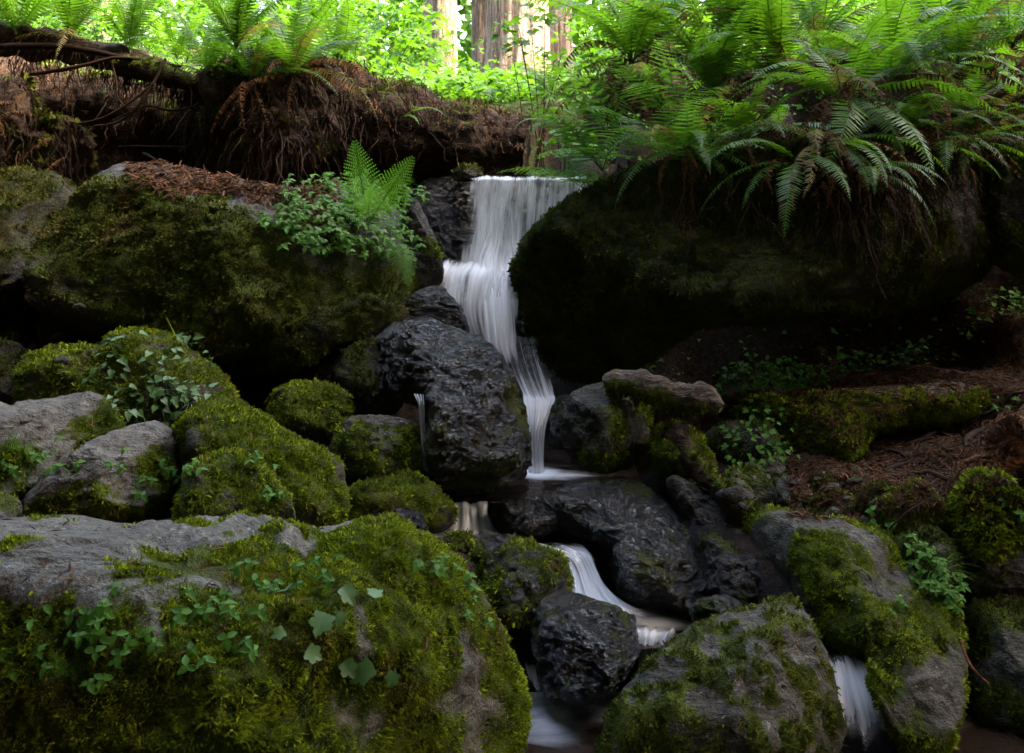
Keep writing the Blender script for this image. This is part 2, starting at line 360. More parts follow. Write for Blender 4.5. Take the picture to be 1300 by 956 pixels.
# ------------------------------------------------------------------ rocks
def blob(outline, Y, tilt=.5, df=.7, db=.9, p=2.4, NU=150, NR=34, rough=.05, facets=7, seed=0, nsc=1.):
    rs = np.random.RandomState(seed + 11)
    ol = np.array(outline, float); cy = ol[:, 1].mean()
    yy = Y + tilt * (cy - ol[:, 1]) / F * Y
    pts = np.stack([(ol[:, 0] - 650) / F * yy, yy, -(ol[:, 1] - 230) / F * yy], 1)
    pts = catmull(pts, NU * 3, True)
    seg = np.linalg.norm(np.diff(np.vstack([pts, pts[:1]]), axis=0), axis=1); cum = np.concatenate([[0], np.cumsum(seg)])
    tt = np.linspace(0, cum[-1], NU, endpoint=False)
    cl = np.vstack([pts, pts[:1]]); ring = np.stack([np.interp(tt, cum, cl[:, k]) for k in range(3)], 1)
    c = ring.mean(0); a = math.atan(tilt)
    n = np.array([0, -math.cos(a), math.sin(a)])
    size = math.sqrt(np.linalg.norm(np.ptp(ring, axis=0)) * min(np.ptp(ring[:, 0]), np.linalg.norm(np.ptp(ring[:, 1:], axis=0)))) / 2
    V = []
    for ph in np.linspace(-.985, .985, 2 * NR - 1) * math.pi / 2:
        co, si = math.cos(ph), math.sin(ph)
        co = abs(co) ** (2 / p); h = abs(si) ** (2 / p) * (1 if si > 0 else -1)
        V.append(c + (ring - c) * co + n * h * size * (df if si > 0 else db))
    V = np.vstack(V); m = 2 * NR - 1
    Q = gridq(NU, m, True)
    V = np.vstack([V, V[:NU].mean(0), V[-NU:].mean(0)])
    k = NU * m; j = np.arange(NU)
    T = np.vstack([np.stack([np.full(NU, k), (j + 1) % NU, j], 1), np.stack([np.full(NU, k + 1), (m - 1) * NU + j, (m - 1) * NU + (j + 1) % NU], 1)])
    d = V - c
    for _ in range(facets + 3):
        q = n * rs.uniform(.5, 1.) + rs.normal(size=3) * [.75, .3, .55]; q /= np.linalg.norm(q)
        e = d @ q; mx = e.max(); lim = mx * rs.uniform(.66, .9)
        o = np.clip(e - lim, 0, None); d = d - np.outer(o * .95, q)
    V = c + d
    nr = normals(V, Q)
    if (nr * d).sum() < 0: Q = Q[:, ::-1]; T = T[:, ::-1]; nr = -nr
    s = seed * 3.17
    amp = rough * size
    disp = fbm(V / size * 1.3 * nsc + s, 3) * .9 + ridged(V / size * 2.6 * nsc + s + 40, 4) * .55 + ridged(V * 6 + s, 3) * .0035 / (rough * size)  + fbm(V * 14 + s, 3) * .010 / (rough * size) * .8
    V = V + nr * (disp * amp)[:, None]
    # refit the finished stone to its measured outline
    cx, cyy = ol[:, 0].mean(), ol[:, 1].mean()
    dn = catmull(ol, 400, True) - [cx, cyy]
    NB = 72; ctr = (np.arange(NB) + .5) / NB * 2 * np.pi - np.pi
    def prof(dx, dy, q):
        th = np.arctan2(dy, dx); r = np.hypot(dx, dy); b = np.floor((th + np.pi) / (2 * np.pi) * NB).astype(int) % NB
        out = np.zeros(NB); np.maximum.at(out, b, r)
        z = out == 0
        if z.any(): out[z] = np.interp(ctr[z], ctr[~z], out[~z], period=2 * np.pi)
        k = np.array([1, 2, 3, 2, 1.]); k /= k.sum()
        return np.convolve(np.concatenate([out[-2:], out, out[:2]]), k, 'valid')
    want = prof(dn[:, 0], dn[:, 1], 0)
    for _ in range(2):
        px = 650 + V[:, 0] / V[:, 1] * F - cx; py = 230 - V[:, 2] / V[:, 1] * F - cyy
        ratio = want / prof(px, py, 0); g = np.interp(np.arctan2(py, px), ctr, ratio, period=2 * np.pi)
        V = np.stack([(px * g + cx - 650) * V[:, 1] / F, V[:, 1], -(py * g + cyy - 230) * V[:, 1] / F], 1)
    nr = normals(V, Q)
    return V, Q, T, nr, size, c

def tufts(V, Q, nr, w, dens, L, rs, vis=True, tone=0, width=.16, droop=.25):
    """small upright moss blades spread over the faces of a rock, weighted by w per vertex"""
    A = V[Q]; fn = np.cross(A[:, 2] - A[:, 0], A[:, 3] - A[:, 1]) / 2; ar = np.linalg.norm(fn, axis=1)
    cen = A.mean(1); fw = w[Q].mean(1)
    nn = nr[Q].mean(1)
    face = (nn * -cen).sum(1) / np.linalg.norm(cen, axis=1)      # camera stands at the origin
    if vis: fw = fw * sstep(-.35, 0., face)
    cnt = rs.poisson(ar * fw * dens)
    idx = np.repeat(np.arange(len(Q)), cnt); n = len(idx)
    if n == 0: return None
    u = rs.rand(n)[:, None]; v = rs.rand(n)[:, None]; q = A[idx]
    p = (q[:, 0] * (1 - u) + q[:, 1] * u) * (1 - v) + (q[:, 3] * (1 - u) + q[:, 2] * u) * v
    N = nn[idx]
    dr = N + rs.normal(size=(n, 3)) * .55 + np.array([0, 0, .1]); dr /= np.linalg.norm(dr, axis=1)[:, None]
    sd = np.cross(dr, rs.normal(size=(n, 3))); sd /= np.linalg.norm(sd, axis=1)[:, None] + 1e-9
    clump = .55 + .9 * sstep(-.3, .5, fbm(p * 16, 2))
    l = (L * rs.uniform(.5, 1.3, n) * clump)[:, None]
    mid = p + dr * l * .55; tip = p + dr * l + np.array([0, 0, -droop]) * l * rs.rand(n)[:, None]
    W = l * width
    vv = np.stack([p - N * .003 - sd * W * .6, p - N * .003 + sd * W * .6, mid + sd * W, tip, mid - sd * W], 1).reshape(-1, 3)
    ff = np.arange(n * 5).reshape(n, 5)
    tn = np.clip(.42 + fbm(p * 3.2, 4) * .7 + rs.normal(size=n) * .2 + tone, .0, .99)
    return vv, ff, np.repeat(tn, 5), np.repeat(N, 5, 0)

ROCKS = {}; GEO = {}
def rock(name, label, outline, Y, tilt=.5, df=.7, mat='mossy', moss=.5, up=.8, rough=.05, facets=7, p=2.4, seed=None, dens=9000, L=None, cat='rock', group=None, patch=.6, tone=0, res=1, bald=None, db=.9, nsc=1., mm='moss', pf=1.):
    seed = len(ROCKS) + 1 if seed is None else seed
    if mat == 'wet': res = max(res * 1.35, 1.5)
    V, Q, T, nr, size, c = blob(outline, Y, tilt, df, db, p, int(150 * res), int(34 * res), rough, facets, seed, nsc)
    if mat == 'wet':        # water-worn pits and ridges that catch the light
        q = V * np.array([1, 1, 1.35])
        V = V + nr * (ridged((q + .12 * fbm(V * 2.5, 2)[:, None]) * np.array([3.6, 5.5, 8.]) + seed, 3) * .018 + fbm(q * 22 + seed, 3) * .0012)[:, None]; nr = normals(V, Q)
    mo = moss + up * (nr[:, 2] - .35) * .6 + fbm(V / max(size, .35) * 1.5 * pf + 31 * seed, 4) * patch
    if bald is not None:            # a bare stone band along a plane: (pixel line a, b, softness)
        (x0, y0), (x1, y1), soft = bald
        px = 650 + V[:, 0] / V[:, 1] * F; py = 230 - V[:, 2] / V[:, 1] * F
        yl = y0 + (px - x0) * (y1 - y0) / (x1 - x0) + fbm(V * 5 + 3, 4) * soft * 1.6
        mo = mo - (.95 + .5 * fbm(V * 9 + 5, 3)) * sstep(soft, -soft, py - yl)
    mo = np.clip(mo + (.33 if mat != 'wet' else .12) - .26 * sstep(.2, .6, ridged(V * 2.3 + seed, 3)) * (mat != 'wet'), 0, 1)
    org = np.array([c[0], c[1], V[:, 2].min()])
    o = mk(name, V, [Q, T], M[mat], attrs={'moss': mo}, origin=org)
    tag(o, label, cat, group)
    if mat != 'wet' or moss > .3:
        L = L or .0052 * Y ** .8
        r = tufts(V, Q, nr, sstep(.45, .75, mo), dens * (1.3 if dens < 30000 else 1), L, np.random.RandomState(seed), tone=tone)
        if r: mk('moss', r[0], r[1], M[mm], o, attrs={'tone': r[2], 'nrm': r[3]}, smooth=False, origin=org)
    BV.append((V, Q)); ROCKS[len(ROCKS)] = o; GEO[o.name] = (V, Q, nr, o)
    if label.startswith('enormous'): GEO['big'] = GEO[o.name]
    return o

# left bank
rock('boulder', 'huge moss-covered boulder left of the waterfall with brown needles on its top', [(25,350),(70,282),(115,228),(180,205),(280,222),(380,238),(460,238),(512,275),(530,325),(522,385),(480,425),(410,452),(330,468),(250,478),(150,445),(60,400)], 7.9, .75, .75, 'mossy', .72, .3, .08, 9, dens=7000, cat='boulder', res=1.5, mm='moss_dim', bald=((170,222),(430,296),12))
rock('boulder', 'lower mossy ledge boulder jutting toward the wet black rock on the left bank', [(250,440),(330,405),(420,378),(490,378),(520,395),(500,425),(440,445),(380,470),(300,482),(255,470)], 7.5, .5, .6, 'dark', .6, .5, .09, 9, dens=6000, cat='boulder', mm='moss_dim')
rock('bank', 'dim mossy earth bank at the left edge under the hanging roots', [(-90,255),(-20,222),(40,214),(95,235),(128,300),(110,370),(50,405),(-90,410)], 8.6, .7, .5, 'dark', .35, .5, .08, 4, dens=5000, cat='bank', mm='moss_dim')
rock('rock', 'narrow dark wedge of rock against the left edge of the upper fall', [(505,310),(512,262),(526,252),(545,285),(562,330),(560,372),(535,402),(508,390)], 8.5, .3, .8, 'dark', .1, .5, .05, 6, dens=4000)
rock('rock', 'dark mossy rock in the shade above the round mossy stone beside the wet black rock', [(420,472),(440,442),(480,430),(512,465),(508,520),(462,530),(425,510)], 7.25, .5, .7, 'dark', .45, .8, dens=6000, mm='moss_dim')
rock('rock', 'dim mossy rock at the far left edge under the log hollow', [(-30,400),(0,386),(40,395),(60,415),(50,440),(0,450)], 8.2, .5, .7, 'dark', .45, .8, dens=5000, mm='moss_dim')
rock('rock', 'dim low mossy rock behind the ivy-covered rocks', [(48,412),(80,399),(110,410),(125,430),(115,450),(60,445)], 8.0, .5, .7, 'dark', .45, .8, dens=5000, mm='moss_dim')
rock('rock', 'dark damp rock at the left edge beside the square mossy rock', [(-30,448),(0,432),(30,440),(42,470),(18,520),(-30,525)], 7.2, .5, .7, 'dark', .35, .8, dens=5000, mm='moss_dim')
rock('rock', 'square moss-covered rock behind the pale grey slab on the left', [(18,485),(30,455),(70,440),(120,438),(152,448),(163,490),(160,530),(90,545),(30,525)], 6.6, .6, .8, 'mossy', .7, .6, .06, 7, 2.8, dens=11000)
rock('rock', 'dark rock with mossy crest and hanging creeper leaves on the left', [(125,470),(132,432),(165,418),(215,425),(250,448),(280,475),(300,500),(297,540),(200,562),(130,545)], 6.8, .7, .8, 'mossy', .42, 1.1, .06, 7, 2.6, dens=10000)
rock('rock', 'round mossy stone in the shade left of the wet black rock', [(338,515),(358,492),(400,485),(435,495),(448,520),(440,550),(400,572),(352,558)], 6.9, .7, .9, 'mossy', .7, .5, dens=10000)
rock('rock', 'pale grey slab with a mossy lower face at the left edge', [(-50,525),(0,513),(60,506),(110,498),(138,508),(152,535),(158,565),(120,602),(60,640),(-50,645)], 5.9, 1.1, .6, 'grey', .62, -.5, .05, 9, 2.8, dens=13000, bald=((0,580),(150,505),16))
rock('rock', 'tilted grey rock with moss hanging below its bare top, beside the pale slab', [(55,610),(100,568),(150,545),(195,535),(222,550),(230,590),(222,640),(150,668),(60,665),(25,645)], 5.5, 1.0, .6, 'grey', .62, -.5, .06, 9, 2.8, dens=14000, bald=((80,625),(225,560),14))
rock('rock', 'small grey stone at the left edge behind the foreground rock', [(-20,640),(0,627),(25,635),(32,665),(10,692),(-30,692)], 5.2, .6, .8, 'grey', .3, .6, dens=10000)
rock('rock', 'bright moss-covered humped rock left of the stream', [(224,545),(250,516),(280,505),(330,524),(380,558),(420,574),(438,602),(438,660),(400,690),(300,690),(235,640)], 5.75, .75, .8, 'mossy', .78, .4, .06, 7, dens=15000, tone=.12)
rock('rock', 'low mossy rock in front of the bright humped rock', [(230,618),(245,587),(290,571),(325,585),(350,610),(372,642),(368,685),(280,700),(225,680)], 5.25, .8, .8, 'mossy', .62, .5, .07, 7, dens=15000, tone=.05)
rock('rock', 'small mossy block with a grey top beside the thin trickle', [(420,558),(440,531),(490,527),(530,540),(538,570),(530,600),(480,615),(425,602)], 6.5, .7, .8, 'mossy', .55, .3, .06, 7, 2.8, dens=11000, bald=((430,533),(530,543),9))
rock('rock', 'pointed mossy rock above the little cascade, grey on its peak', [(432,628),(470,606),(505,592),(540,608),(568,635),(578,662),(540,680),(450,680),(428,655)], 6.2, .8, .8, 'mossy', .58, .6, .05, 6, dens=11000)
rock('rock', 'small wet grey stone behind the crest of the foreground rock', [(465,662),(495,647),(520,649),(540,664),(535,692),(485,702)], 5.95, .8, .7, 'wet', .1, .4, .08, 7)
rock('boulder', 'large foreground boulder at lower left, bare grey along its back edge and mossy in front', [(-90,672),(0,668),(100,662),(240,656),(330,654),(415,668),(500,656),(542,680),(592,722),(626,780),(650,830),(668,880),(660,970),(600,1030),(300,1050),(-60,1040),(-130,800)], 4.3, 1.15, .62, 'grey', .90, .0, .05, 5, 3.6, dens=42000, cat='boulder', bald=((0,782),(500,640),30), res=2.0, L=.016, patch=.9, nsc=1.8, pf=2.2)
# waterfall cliff and the rocks in the stream
rock('cliff', 'black wet ledge under and beside the upper waterfall', [(525,250),(560,226),(600,226),(660,227),(722,228),(745,290),(740,420),(640,450),(560,440),(535,350)], 9.75, .12, .22, 'wet', -.3, .0, .05, 4, 3.4, cat='cliff')
rock('rock', 'dark wet step of rock under the middle of the waterfall', [(548,352),(575,332),(640,328),(670,352),(672,420),(640,470),(575,450),(552,400)], 9.0, .35, .4, 'wet', -.3, .0, .05, 5)
rock('rock', 'smooth black rock at the left foot of the middle fall', [(515,390),(548,366),(575,380),(592,425),(540,440)], 8.1, .5, .7, 'wet', .1, .3, .05, 5)
rock('stone', 'small mossy stone on the left of the waterfall lip', [(574,222),(585,211),(604,210),(613,222),(604,230),(580,230)], 9.5, .4, .8, 'dark', .5, .7, dens=5000, cat='stone', mm='moss_dim')
rock('stone', 'small mossy stone on the right of the waterfall lip', [(652,222),(660,214),(672,213),(678,222),(668,229),(655,229)], 9.5, .4, .8, 'dark', .5, .7, dens=5000, cat='stone')
rock('boulder', 'big wet black rock glinting with trickling water below the waterfall', [(468,440),(495,414),(540,408),(590,424),(630,446),(655,490),(671,560),(667,598),(640,618),(565,622),(538,600),(545,545),(522,508),(485,500),(465,470)], 6.95, .85, .6, 'wet', .24, -.1, .07, 3, 2.8, cat='boulder', res=1.6, dens=5000, nsc=1.6, mm='moss_dim', bald=((460,525),(665,470),14), patch=.8)
rock('rock', 'small wet rock beside the lower spout on its right', [(698,540),(706,512),(722,505),(738,525),(735,560),(705,566)], 7.6, .4, .8, 'wet', .1, .3)
rock('rock', 'broad wet rock slab in midstream with shiny purple-grey faces', [(685,648),(703,627),(745,612),(800,611),(848,645),(890,712),(908,768),(850,776),(800,764),(766,712),(722,672)], 6.25, 1.3, .42, 'wet', .10, .0, .06, 0, 3.2, res=1.5, dens=6000, nsc=1.5, mm='moss_dim')
rock('rock', 'low pebbly wet rock between the two small cascades', [(628,652),(645,638),(680,634),(702,646),(712,662),(690,676),(650,676),(630,668)], 6.35, 1.3, .45, 'wet', .05, .1, .09, 8, nsc=2.5)
rock('rock', 'dark round-topped rock with some moss in front of the wet slab', [(597,708),(606,690),(640,684),(688,697),(714,714),(718,747),(706,785),(660,805),(612,795),(595,750)], 5.75, .9, .7, 'wet', .35, .2, .06, 8, 2.8, dens=8000)
rock('stone', 'tiny mossy stone touching the dark round-topped rock', [(562,692),(580,681),(597,683),(602,702),(578,712)], 5.95, .8, .8, 'wet', .45, .3, dens=9000, cat='stone')
rock('rock', 'black wet rock at the bottom of the cascade', [(682,785),(703,758),(740,760),(790,778),(809,800),(800,842),(760,885),(700,885),(682,830)], 5.35, .7, .7, 'wet', .08, .2, .05, 7)
rock('rock', 'speckled brown mossy rock at the bottom centre', [(788,880),(850,815),(900,785),(960,768),(1005,758),(1030,790),(1050,830),(1064,880),(1060,960),(900,1020),(780,1000),(765,930)], 4.9, .95, .6, 'mossy', .46, -.1, .06, 9, 2.8, res=1.5, dens=13000, patch=1.2, pf=3.4, mm='moss_dim')
rock('stone', 'little black stones wedged above the speckled rock', [(880,775),(900,760),(925,760),(935,775),(900,790)], 5.3, .6, .8, 'wet', .2, .3, cat='stone')
# right bank
rock('rock', 'dark rock added to blacken the deep shade under the thin diagonal log', [(846,606),(890,618),(940,660),(962,712),(930,728),(892,700),(862,650)], 6.2, .6, .7, 'dark', .0, .2, .09, 9, dens=3000, mm='moss_dim')  # dark stone added to stand in for the black of deep shade
rock('boulder', 'enormous dark overhanging boulder right of the waterfall, crowned with ferns', [(650,345),(666,302),(700,270),(738,246),(790,218),(880,196),(1000,180),(1100,150),(1180,142),(1245,172),(1280,240),(1286,300),(1245,345),(1185,380),(1100,402),(1000,408),(900,418),(820,455),(750,490),(700,470),(662,405)], 8.2, .12, .8, 'dark', .78, .2, .07, 9, dens=5000, cat='boulder', res=1.7, mm='moss_dim', db=.6)
rock('bank', 'steep mossy bank streaked yellow-green at the right end of the overhanging boulder', [(1180,160),(1225,135),(1300,140),(1340,240),(1310,340),(1260,330),(1235,270),(1205,210)], 8.7, .7, .5, 'mossy', .72, .1, .09, 8, dens=7000, cat='bank', patch=1.)
rock('rock', 'dark angular rock added to fill the black shade between the wet slab and the large sloping boulder', [(880,690),(905,678),(950,690),(992,735),(998,800),(935,798),(902,765)], 5.8, .9, .7, 'dark', .1, .3, .10, 9, 2.8, dens=4000, mm='moss_dim')  # dark stone added to fill a gap that is black with shade
rock('rock', 'blackish mossy rock under the driftwood plank at the pool', [(715,525),(728,497),(770,484),(802,482),(820,492),(826,530),(818,575),(790,598),(745,598),(715,565)], 6.9, .5, .8, 'mossy', .42, .3, .07, 8, dens=9000, bald=((715,580),(760,520),30))
rock('rock', 'mossy lump below the driftwood plank', [(826,560),(848,536),(880,545),(908,582),(902,612),(870,645),(838,612)], 6.6, .5, .8, 'mossy', .62, .4, .09, 8, dens=10000)
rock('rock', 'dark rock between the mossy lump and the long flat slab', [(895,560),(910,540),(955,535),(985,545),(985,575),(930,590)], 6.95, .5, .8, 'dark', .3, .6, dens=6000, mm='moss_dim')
rock('rock', 'long flat-topped slab covered in moss beside the dirt path', [(925,528),(945,508),(1010,500),(1090,492),(1180,487),(1248,494),(1256,510),(1200,534),(1130,558),(1082,600),(1060,620),(990,620),(940,580)], 7.3, .9, .42, 'mossy', 1.0, -.4, .035, 5, 3.4, res=1.4, dens=12000, bald=((930,508),(1250,495),5), tone=.1)
rock('rock', 'roundish mossy rock at the end of the diagonal log', [(913,618),(925,598),(950,592),(975,605),(990,635),(960,650),(920,645)], 6.4, .7, .8, 'mossy', .5, .4, dens=11000, mm='moss_dim')
rock('stone', 'flat brown stone behind the roundish mossy rock', [(938,594),(950,586),(985,584),(1003,600),(962,610)], 6.75, .8, .6, 'grey', .2, .2, cat='stone')
rock('stone', 'bare dark grey stone lying beside the path', [(1020,612),(1038,600),(1065,598),(1079,612),(1060,625),(1030,625)], 6.4, .7, .7, 'grey', .12, .2, cat='stone')
rock('stone', 'mossy stone with a grey cap in front of the bare dark grey stone', [(1026,642),(1045,622),(1070,622),(1087,640),(1077,664),(1038,664)], 6.1, .7, .8, 'mossy', .55, .3, dens=11000, cat='stone')
rock('stone', 'jagged grey stone between two mossy stones near the path', [(985,618),(995,605),(1015,608),(1032,628),(1025,650),(990,650)], 6.25, .7, .7, 'grey', .3, .4, cat='stone', dens=9000)
rock('rock', 'mossy angular rock at the lower edge of the dirt path', [(1105,652),(1130,621),(1165,609),(1186,625),(1202,655),(1192,690),(1130,695)], 5.9, .6, .8, 'mossy', .65, .3, .06, 8, 2.8, dens=12000)
rock('stone', 'small mossy stone left of the angular rock at the path edge', [(1083,640),(1103,616),(1128,616),(1128,655),(1095,665)], 6.1, .6, .8, 'mossy', .55, .4, dens=11000, cat='stone', mm='moss_dim')
rock('rock', 'dim mossy rock under the angular rock at the path edge', [(1125,695),(1180,671),(1210,690),(1217,735),(1170,760)], 5.6, .6, .8, 'mossy', .5, .4, dens=11000, mm='moss_dim')
rock('boulder', 'large sloping mossy boulder at lower right above the bottom cascade', [(945,650),(1000,648),(1080,660),(1130,680),(1172,712),(1207,748),(1222,800),(1226,890),(1195,960),(1135,950),(1105,875),(1040,835),(985,765),(950,705)], 5.45, .9, .62, 'mossy', .50, .1, .06, 9, 2.8, cat='boulder', res=1.7, dens=14000, patch=.95)
rock('boulder', 'dark mossy boulder at the lower right edge', [(1222,785),(1250,756),(1300,757),(1350,780),(1350,920),(1262,950),(1220,860)], 5.4, .6, .8, 'mossy', .5, .4, .06, 8, cat='boulder', dens=12000, mm='moss_dim')
rock('rock', 'block hung with yellow-green moss under the orange root at the right edge', [(1208,645),(1222,612),(1255,600),(1290,618),(1310,680),(1265,708),(1215,692)], 5.7, .4, .8, 'mossy', .85, .2, .06, 6, dens=15000, tone=.25, L=.035)
rock('rock', 'shadowed rock below the path at the right edge', [(1195,720),(1230,700),(1300,690),(1350,700),(1350,770),(1280,775),(1215,768)], 5.8, .5, .7, 'dark', .2, .4, dens=6000, mm='moss_dim')
# ------------------------------------------------------------------ fallen log, roots, driftwood
def wood(name, px, rad, mat, label=None, cat=None, parent=None, ns=40, n=90, noise=.22, nscale=4, moss=0, mossup=.8, seed=0, bv=True, dens=0, rot=None, scaleY=(1, 1)):
    path = np.array([P(*q) for q in px])
    V, Q, T = tube(path, rad, ns, n, noise, nscale, seed)
    c = V.mean(0); nr = normals(V, Q)
    if (nr * (V - catmull(path, n)[np.minimum(np.arange(len(V)) // ns, n - 1)])).sum() < 0: Q = Q[:, ::-1]; T = T[:, ::-1]; nr = -nr
    V = V + nr * (ridged(V * np.array([2.5, 14, 14]) + seed, 3) * .05 * np.max(rad))[:, None]
    nr = normals(V, Q)
    mo = np.clip(moss + mossup * (nr[:, 2] - .3) + fbm(V * 2.2 + seed, 4) * .5, 0, 1)
    org = path[0] if parent is None else np.array(parent.location)
    o = mk(name, V, [Q, T], M[mat], parent, attrs={'moss': mo, 'tone': mo * 0 + .4}, origin=org)
    if label: tag(o, label, cat)
    if dens:
        r = tufts(V, Q, nr, sstep(.4, .7, mo), dens, .034, np.random.RandomState(seed), tone=0)
        if r: mk('moss', r[0], r[1], M['moss_dim'], o, attrs={'tone': r[2], 'nrm': r[3]}, smooth=False, origin=org)
    if bv: BV.append((V, Q))
    return o, V, Q, nr
def fibres(V, Q, nr, n, L, rs, w=None, width=.006, wig=.45):
    """thin hanging strands rooted on faces"""
    A = V[Q].mean(1); N = nr[Q].mean(1)
    pw = np.ones(len(Q)) if w is None else w(A, N); pw = np.clip(pw, 0, None); pw = pw / pw.sum()
    i = rs.choice(len(Q), n, p=pw); p0 = A[i] + rs.normal(size=(n, 3)) * .03 + N[i] * .03
    l = L * rs.uniform(.2, 1., n) ** 1.6 * 1.3; k = 7
    w0 = width * rs.uniform(.5, 1.5, n)
    pts = []; cur = p0.copy(); dr = N[i] * .6 + np.array([0, -.2, -.6])
    for s in range(k):
        pts.append(cur.copy())
        dr = dr + rs.normal(size=(n, 3)) * wig + np.array([0, 0, -.5]); dr /= np.linalg.norm(dr, axis=1)[:, None]
        cur = cur + dr * (l / k)[:, None]
    pts = np.stack(pts, 1)
    sd = rs.normal(size=(n, 3)) * [1, .3, .1]; sd /= np.linalg.norm(sd, axis=1)[:, None]
    tw = np.linspace(1, .3, k)[None, :, None] * w0[:, None, None]
    a = pts - sd[:, None] * tw; b = pts + sd[:, None] * tw
    vv = np.stack([a, b], 2).reshape(-1, 3)
    base = (np.arange(n) * k * 2)[:, None] + (np.arange(k - 1) * 2)[None]; base = base.ravel()
    ff = np.stack([base, base + 1, base + 3, base + 2], 1)
    return vv, ff, np.repeat(np.clip(rs.normal(.4, .25, n), 0, .99), k * 2)

rs = np.random.RandomState(5)
log, LV, LQ, LN = wood('fallen_log', [(-160,95,11.1),(0,130,11.0),(120,150,10.9),(250,158,10.7),(380,150,10.4),(450,150,10.25),(520,172,10.15),(600,184,10.1),(668,192,10.05)],
     [.62,.55,.45,.45,.48,.46,.42,.36,.33], 'log', 'huge fallen log across the top of the fall, fringed with roots and duff', 'log', ns=64, n=200, noise=.3, nscale=2.2, moss=.05, mossup=.7, seed=3, dens=6000)
v, f, t = fibres(LV, LQ, LN, 2300, .5, rs, lambda A, N: (N[:, 1] < .3) * (N[:, 2] > -.3) * (.05 + 2.4 * sstep(-3.6, -2.8, A[:, 0]) * sstep(-1.2, -1.9, A[:, 0]) + .8 * sstep(-.2, -1.5, A[:, 0])), .0055)
tag(mk('root_fringe', v, f, M['root'], log, attrs={'tone': t}, smooth=False, origin=log.location), 'curtain of thin brown hanging roots', None, None, 'stuff')
v, f, t = fibres(LV, LQ, LN, 4500, .14, rs, lambda A, N: (N[:, 2] > .1) * 1., .006, .7)
tag(mk('duff', v, f, M['litter'], log, attrs={'tone': t}, smooth=False, origin=log.location), 'brown needles and twigs matted on the top', None, None, 'stuff')
# the upper log shelf with long ridge root on the far left
shelf, SV, SQ, SN = wood('fallen_log', [(-180,20,10.2),(-40,42,10.1),(60,55,10.0),(140,72,9.95),(215,95,9.9),(262,112,9.9)], [.20,.17,.15,.14,.11,.05], 'log', 'upper splintered log at the top left with long roots trailing from it', 'log', ns=32, n=110, noise=.5, nscale=3, moss=-.2, mossup=.2, seed=8)
ROOTS = [([(30,95,9.6),(70,90,9.5),(110,82,9.5),(150,73,9.55),(200,78,9.7)], .022), ([(-20,60,9.6),(40,58,9.6),(100,62,9.6),(160,74,9.6),(230,85,9.7)], .035),
  ([(210,75,9.6),(198,100,9.45),(190,110,9.4),(165,130,9.35),(130,150,9.35),(95,158,9.5)], .016), ([(192,108,9.4),(175,135,9.35),(150,155,9.4),(120,160,9.5)], .014),
  ([(255,132,9.7),(220,140,9.55),(185,135,9.5),(150,150,9.5)], .013), ([(140,72,9.6),(147,100,9.5),(150,125,9.5),(170,145,9.5)], .010), ([(252,115,9.7),(254,160,9.6),(248,215,9.6)], .009),
  ([(150,186,9.5),(190,186,9.5),(260,187,9.6)], .012), ([(182,195,9.2),(195,202,9.1),(208,215,9.0),(212,224,9.0)], .018), ([(280,120,9.8),(305,165,9.6),(325,190,9.5),(345,235,9.3)], .011)]
for px, r in ROOTS:
    pp = np.array([P(*q) for q in px]); V, Q, T = tube(pp, np.array([r * .9, r, r * .8, r * .5]), 7, 34, .25, 9, r * 100)
    mk('root', V, [Q, T], M['root'], shelf, attrs={'tone': np.full(len(V), .75)}, origin=shelf.location)
v, f, t = fibres(SV, SQ, SN, 900, .45, rs, lambda A, N: (N[:, 2] < .2) * (N[:, 1] < .2) * 1., .005)
tag(mk('root_fringe', v, f, M['root'], shelf, attrs={'tone': t}, smooth=False, origin=shelf.location), 'thin hanging rootlets', None, None, 'stuff')
wood('dead_stick', [(150,82,9.75),(200,92,9.65),(250,108,9.7)], [.10,.11,.06], 'log', 'short broken log with yellow-green moss under the top left roots', 'log', ns=24, n=40, moss=.55, mossup=.6, seed=12, dens=3000)[0].name = 'mossy_log'
# root mass at the far left edge
rm = empty('root_mass', P(60, 160, 9.3), 'ragged mass of roots and duff hanging at the left edge under the logs', 'root mass')
V, Q, T, nr, sz, c = blob([(-60,120),(-10,105),(40,100),(45,140),(90,150),(120,180),(110,215),(60,250),(-20,270),(-70,230)], 9.4, .4, .5, seed=77, rough=.14)
mk('soil', V, [Q, T], M['log'], rm, attrs={'moss': np.clip(fbm(V * 3, 3) * .8, 0, .6), 'tone': np.zeros(len(V))}, origin=rm.location); BV.append((V, Q))
v, f, t = fibres(V, Q, nr, 800, .5, rs, lambda A, N: (N[:, 1] < .2) * 1., .006)
tag(mk('rootlets', v, f, M['root'], rm, attrs={'tone': t}, smooth=False, origin=rm.location), None, None, None, 'stuff')
tf = tufts(V, Q, nr, sstep(.2, .4, fbm(V * 3, 3)), 5000, .06, rs)
if tf: mk('moss', tf[0], tf[1], M['moss_dim'], rm, attrs={'tone': tf[2], 'nrm': tf[3]}, smooth=False, origin=rm.location)

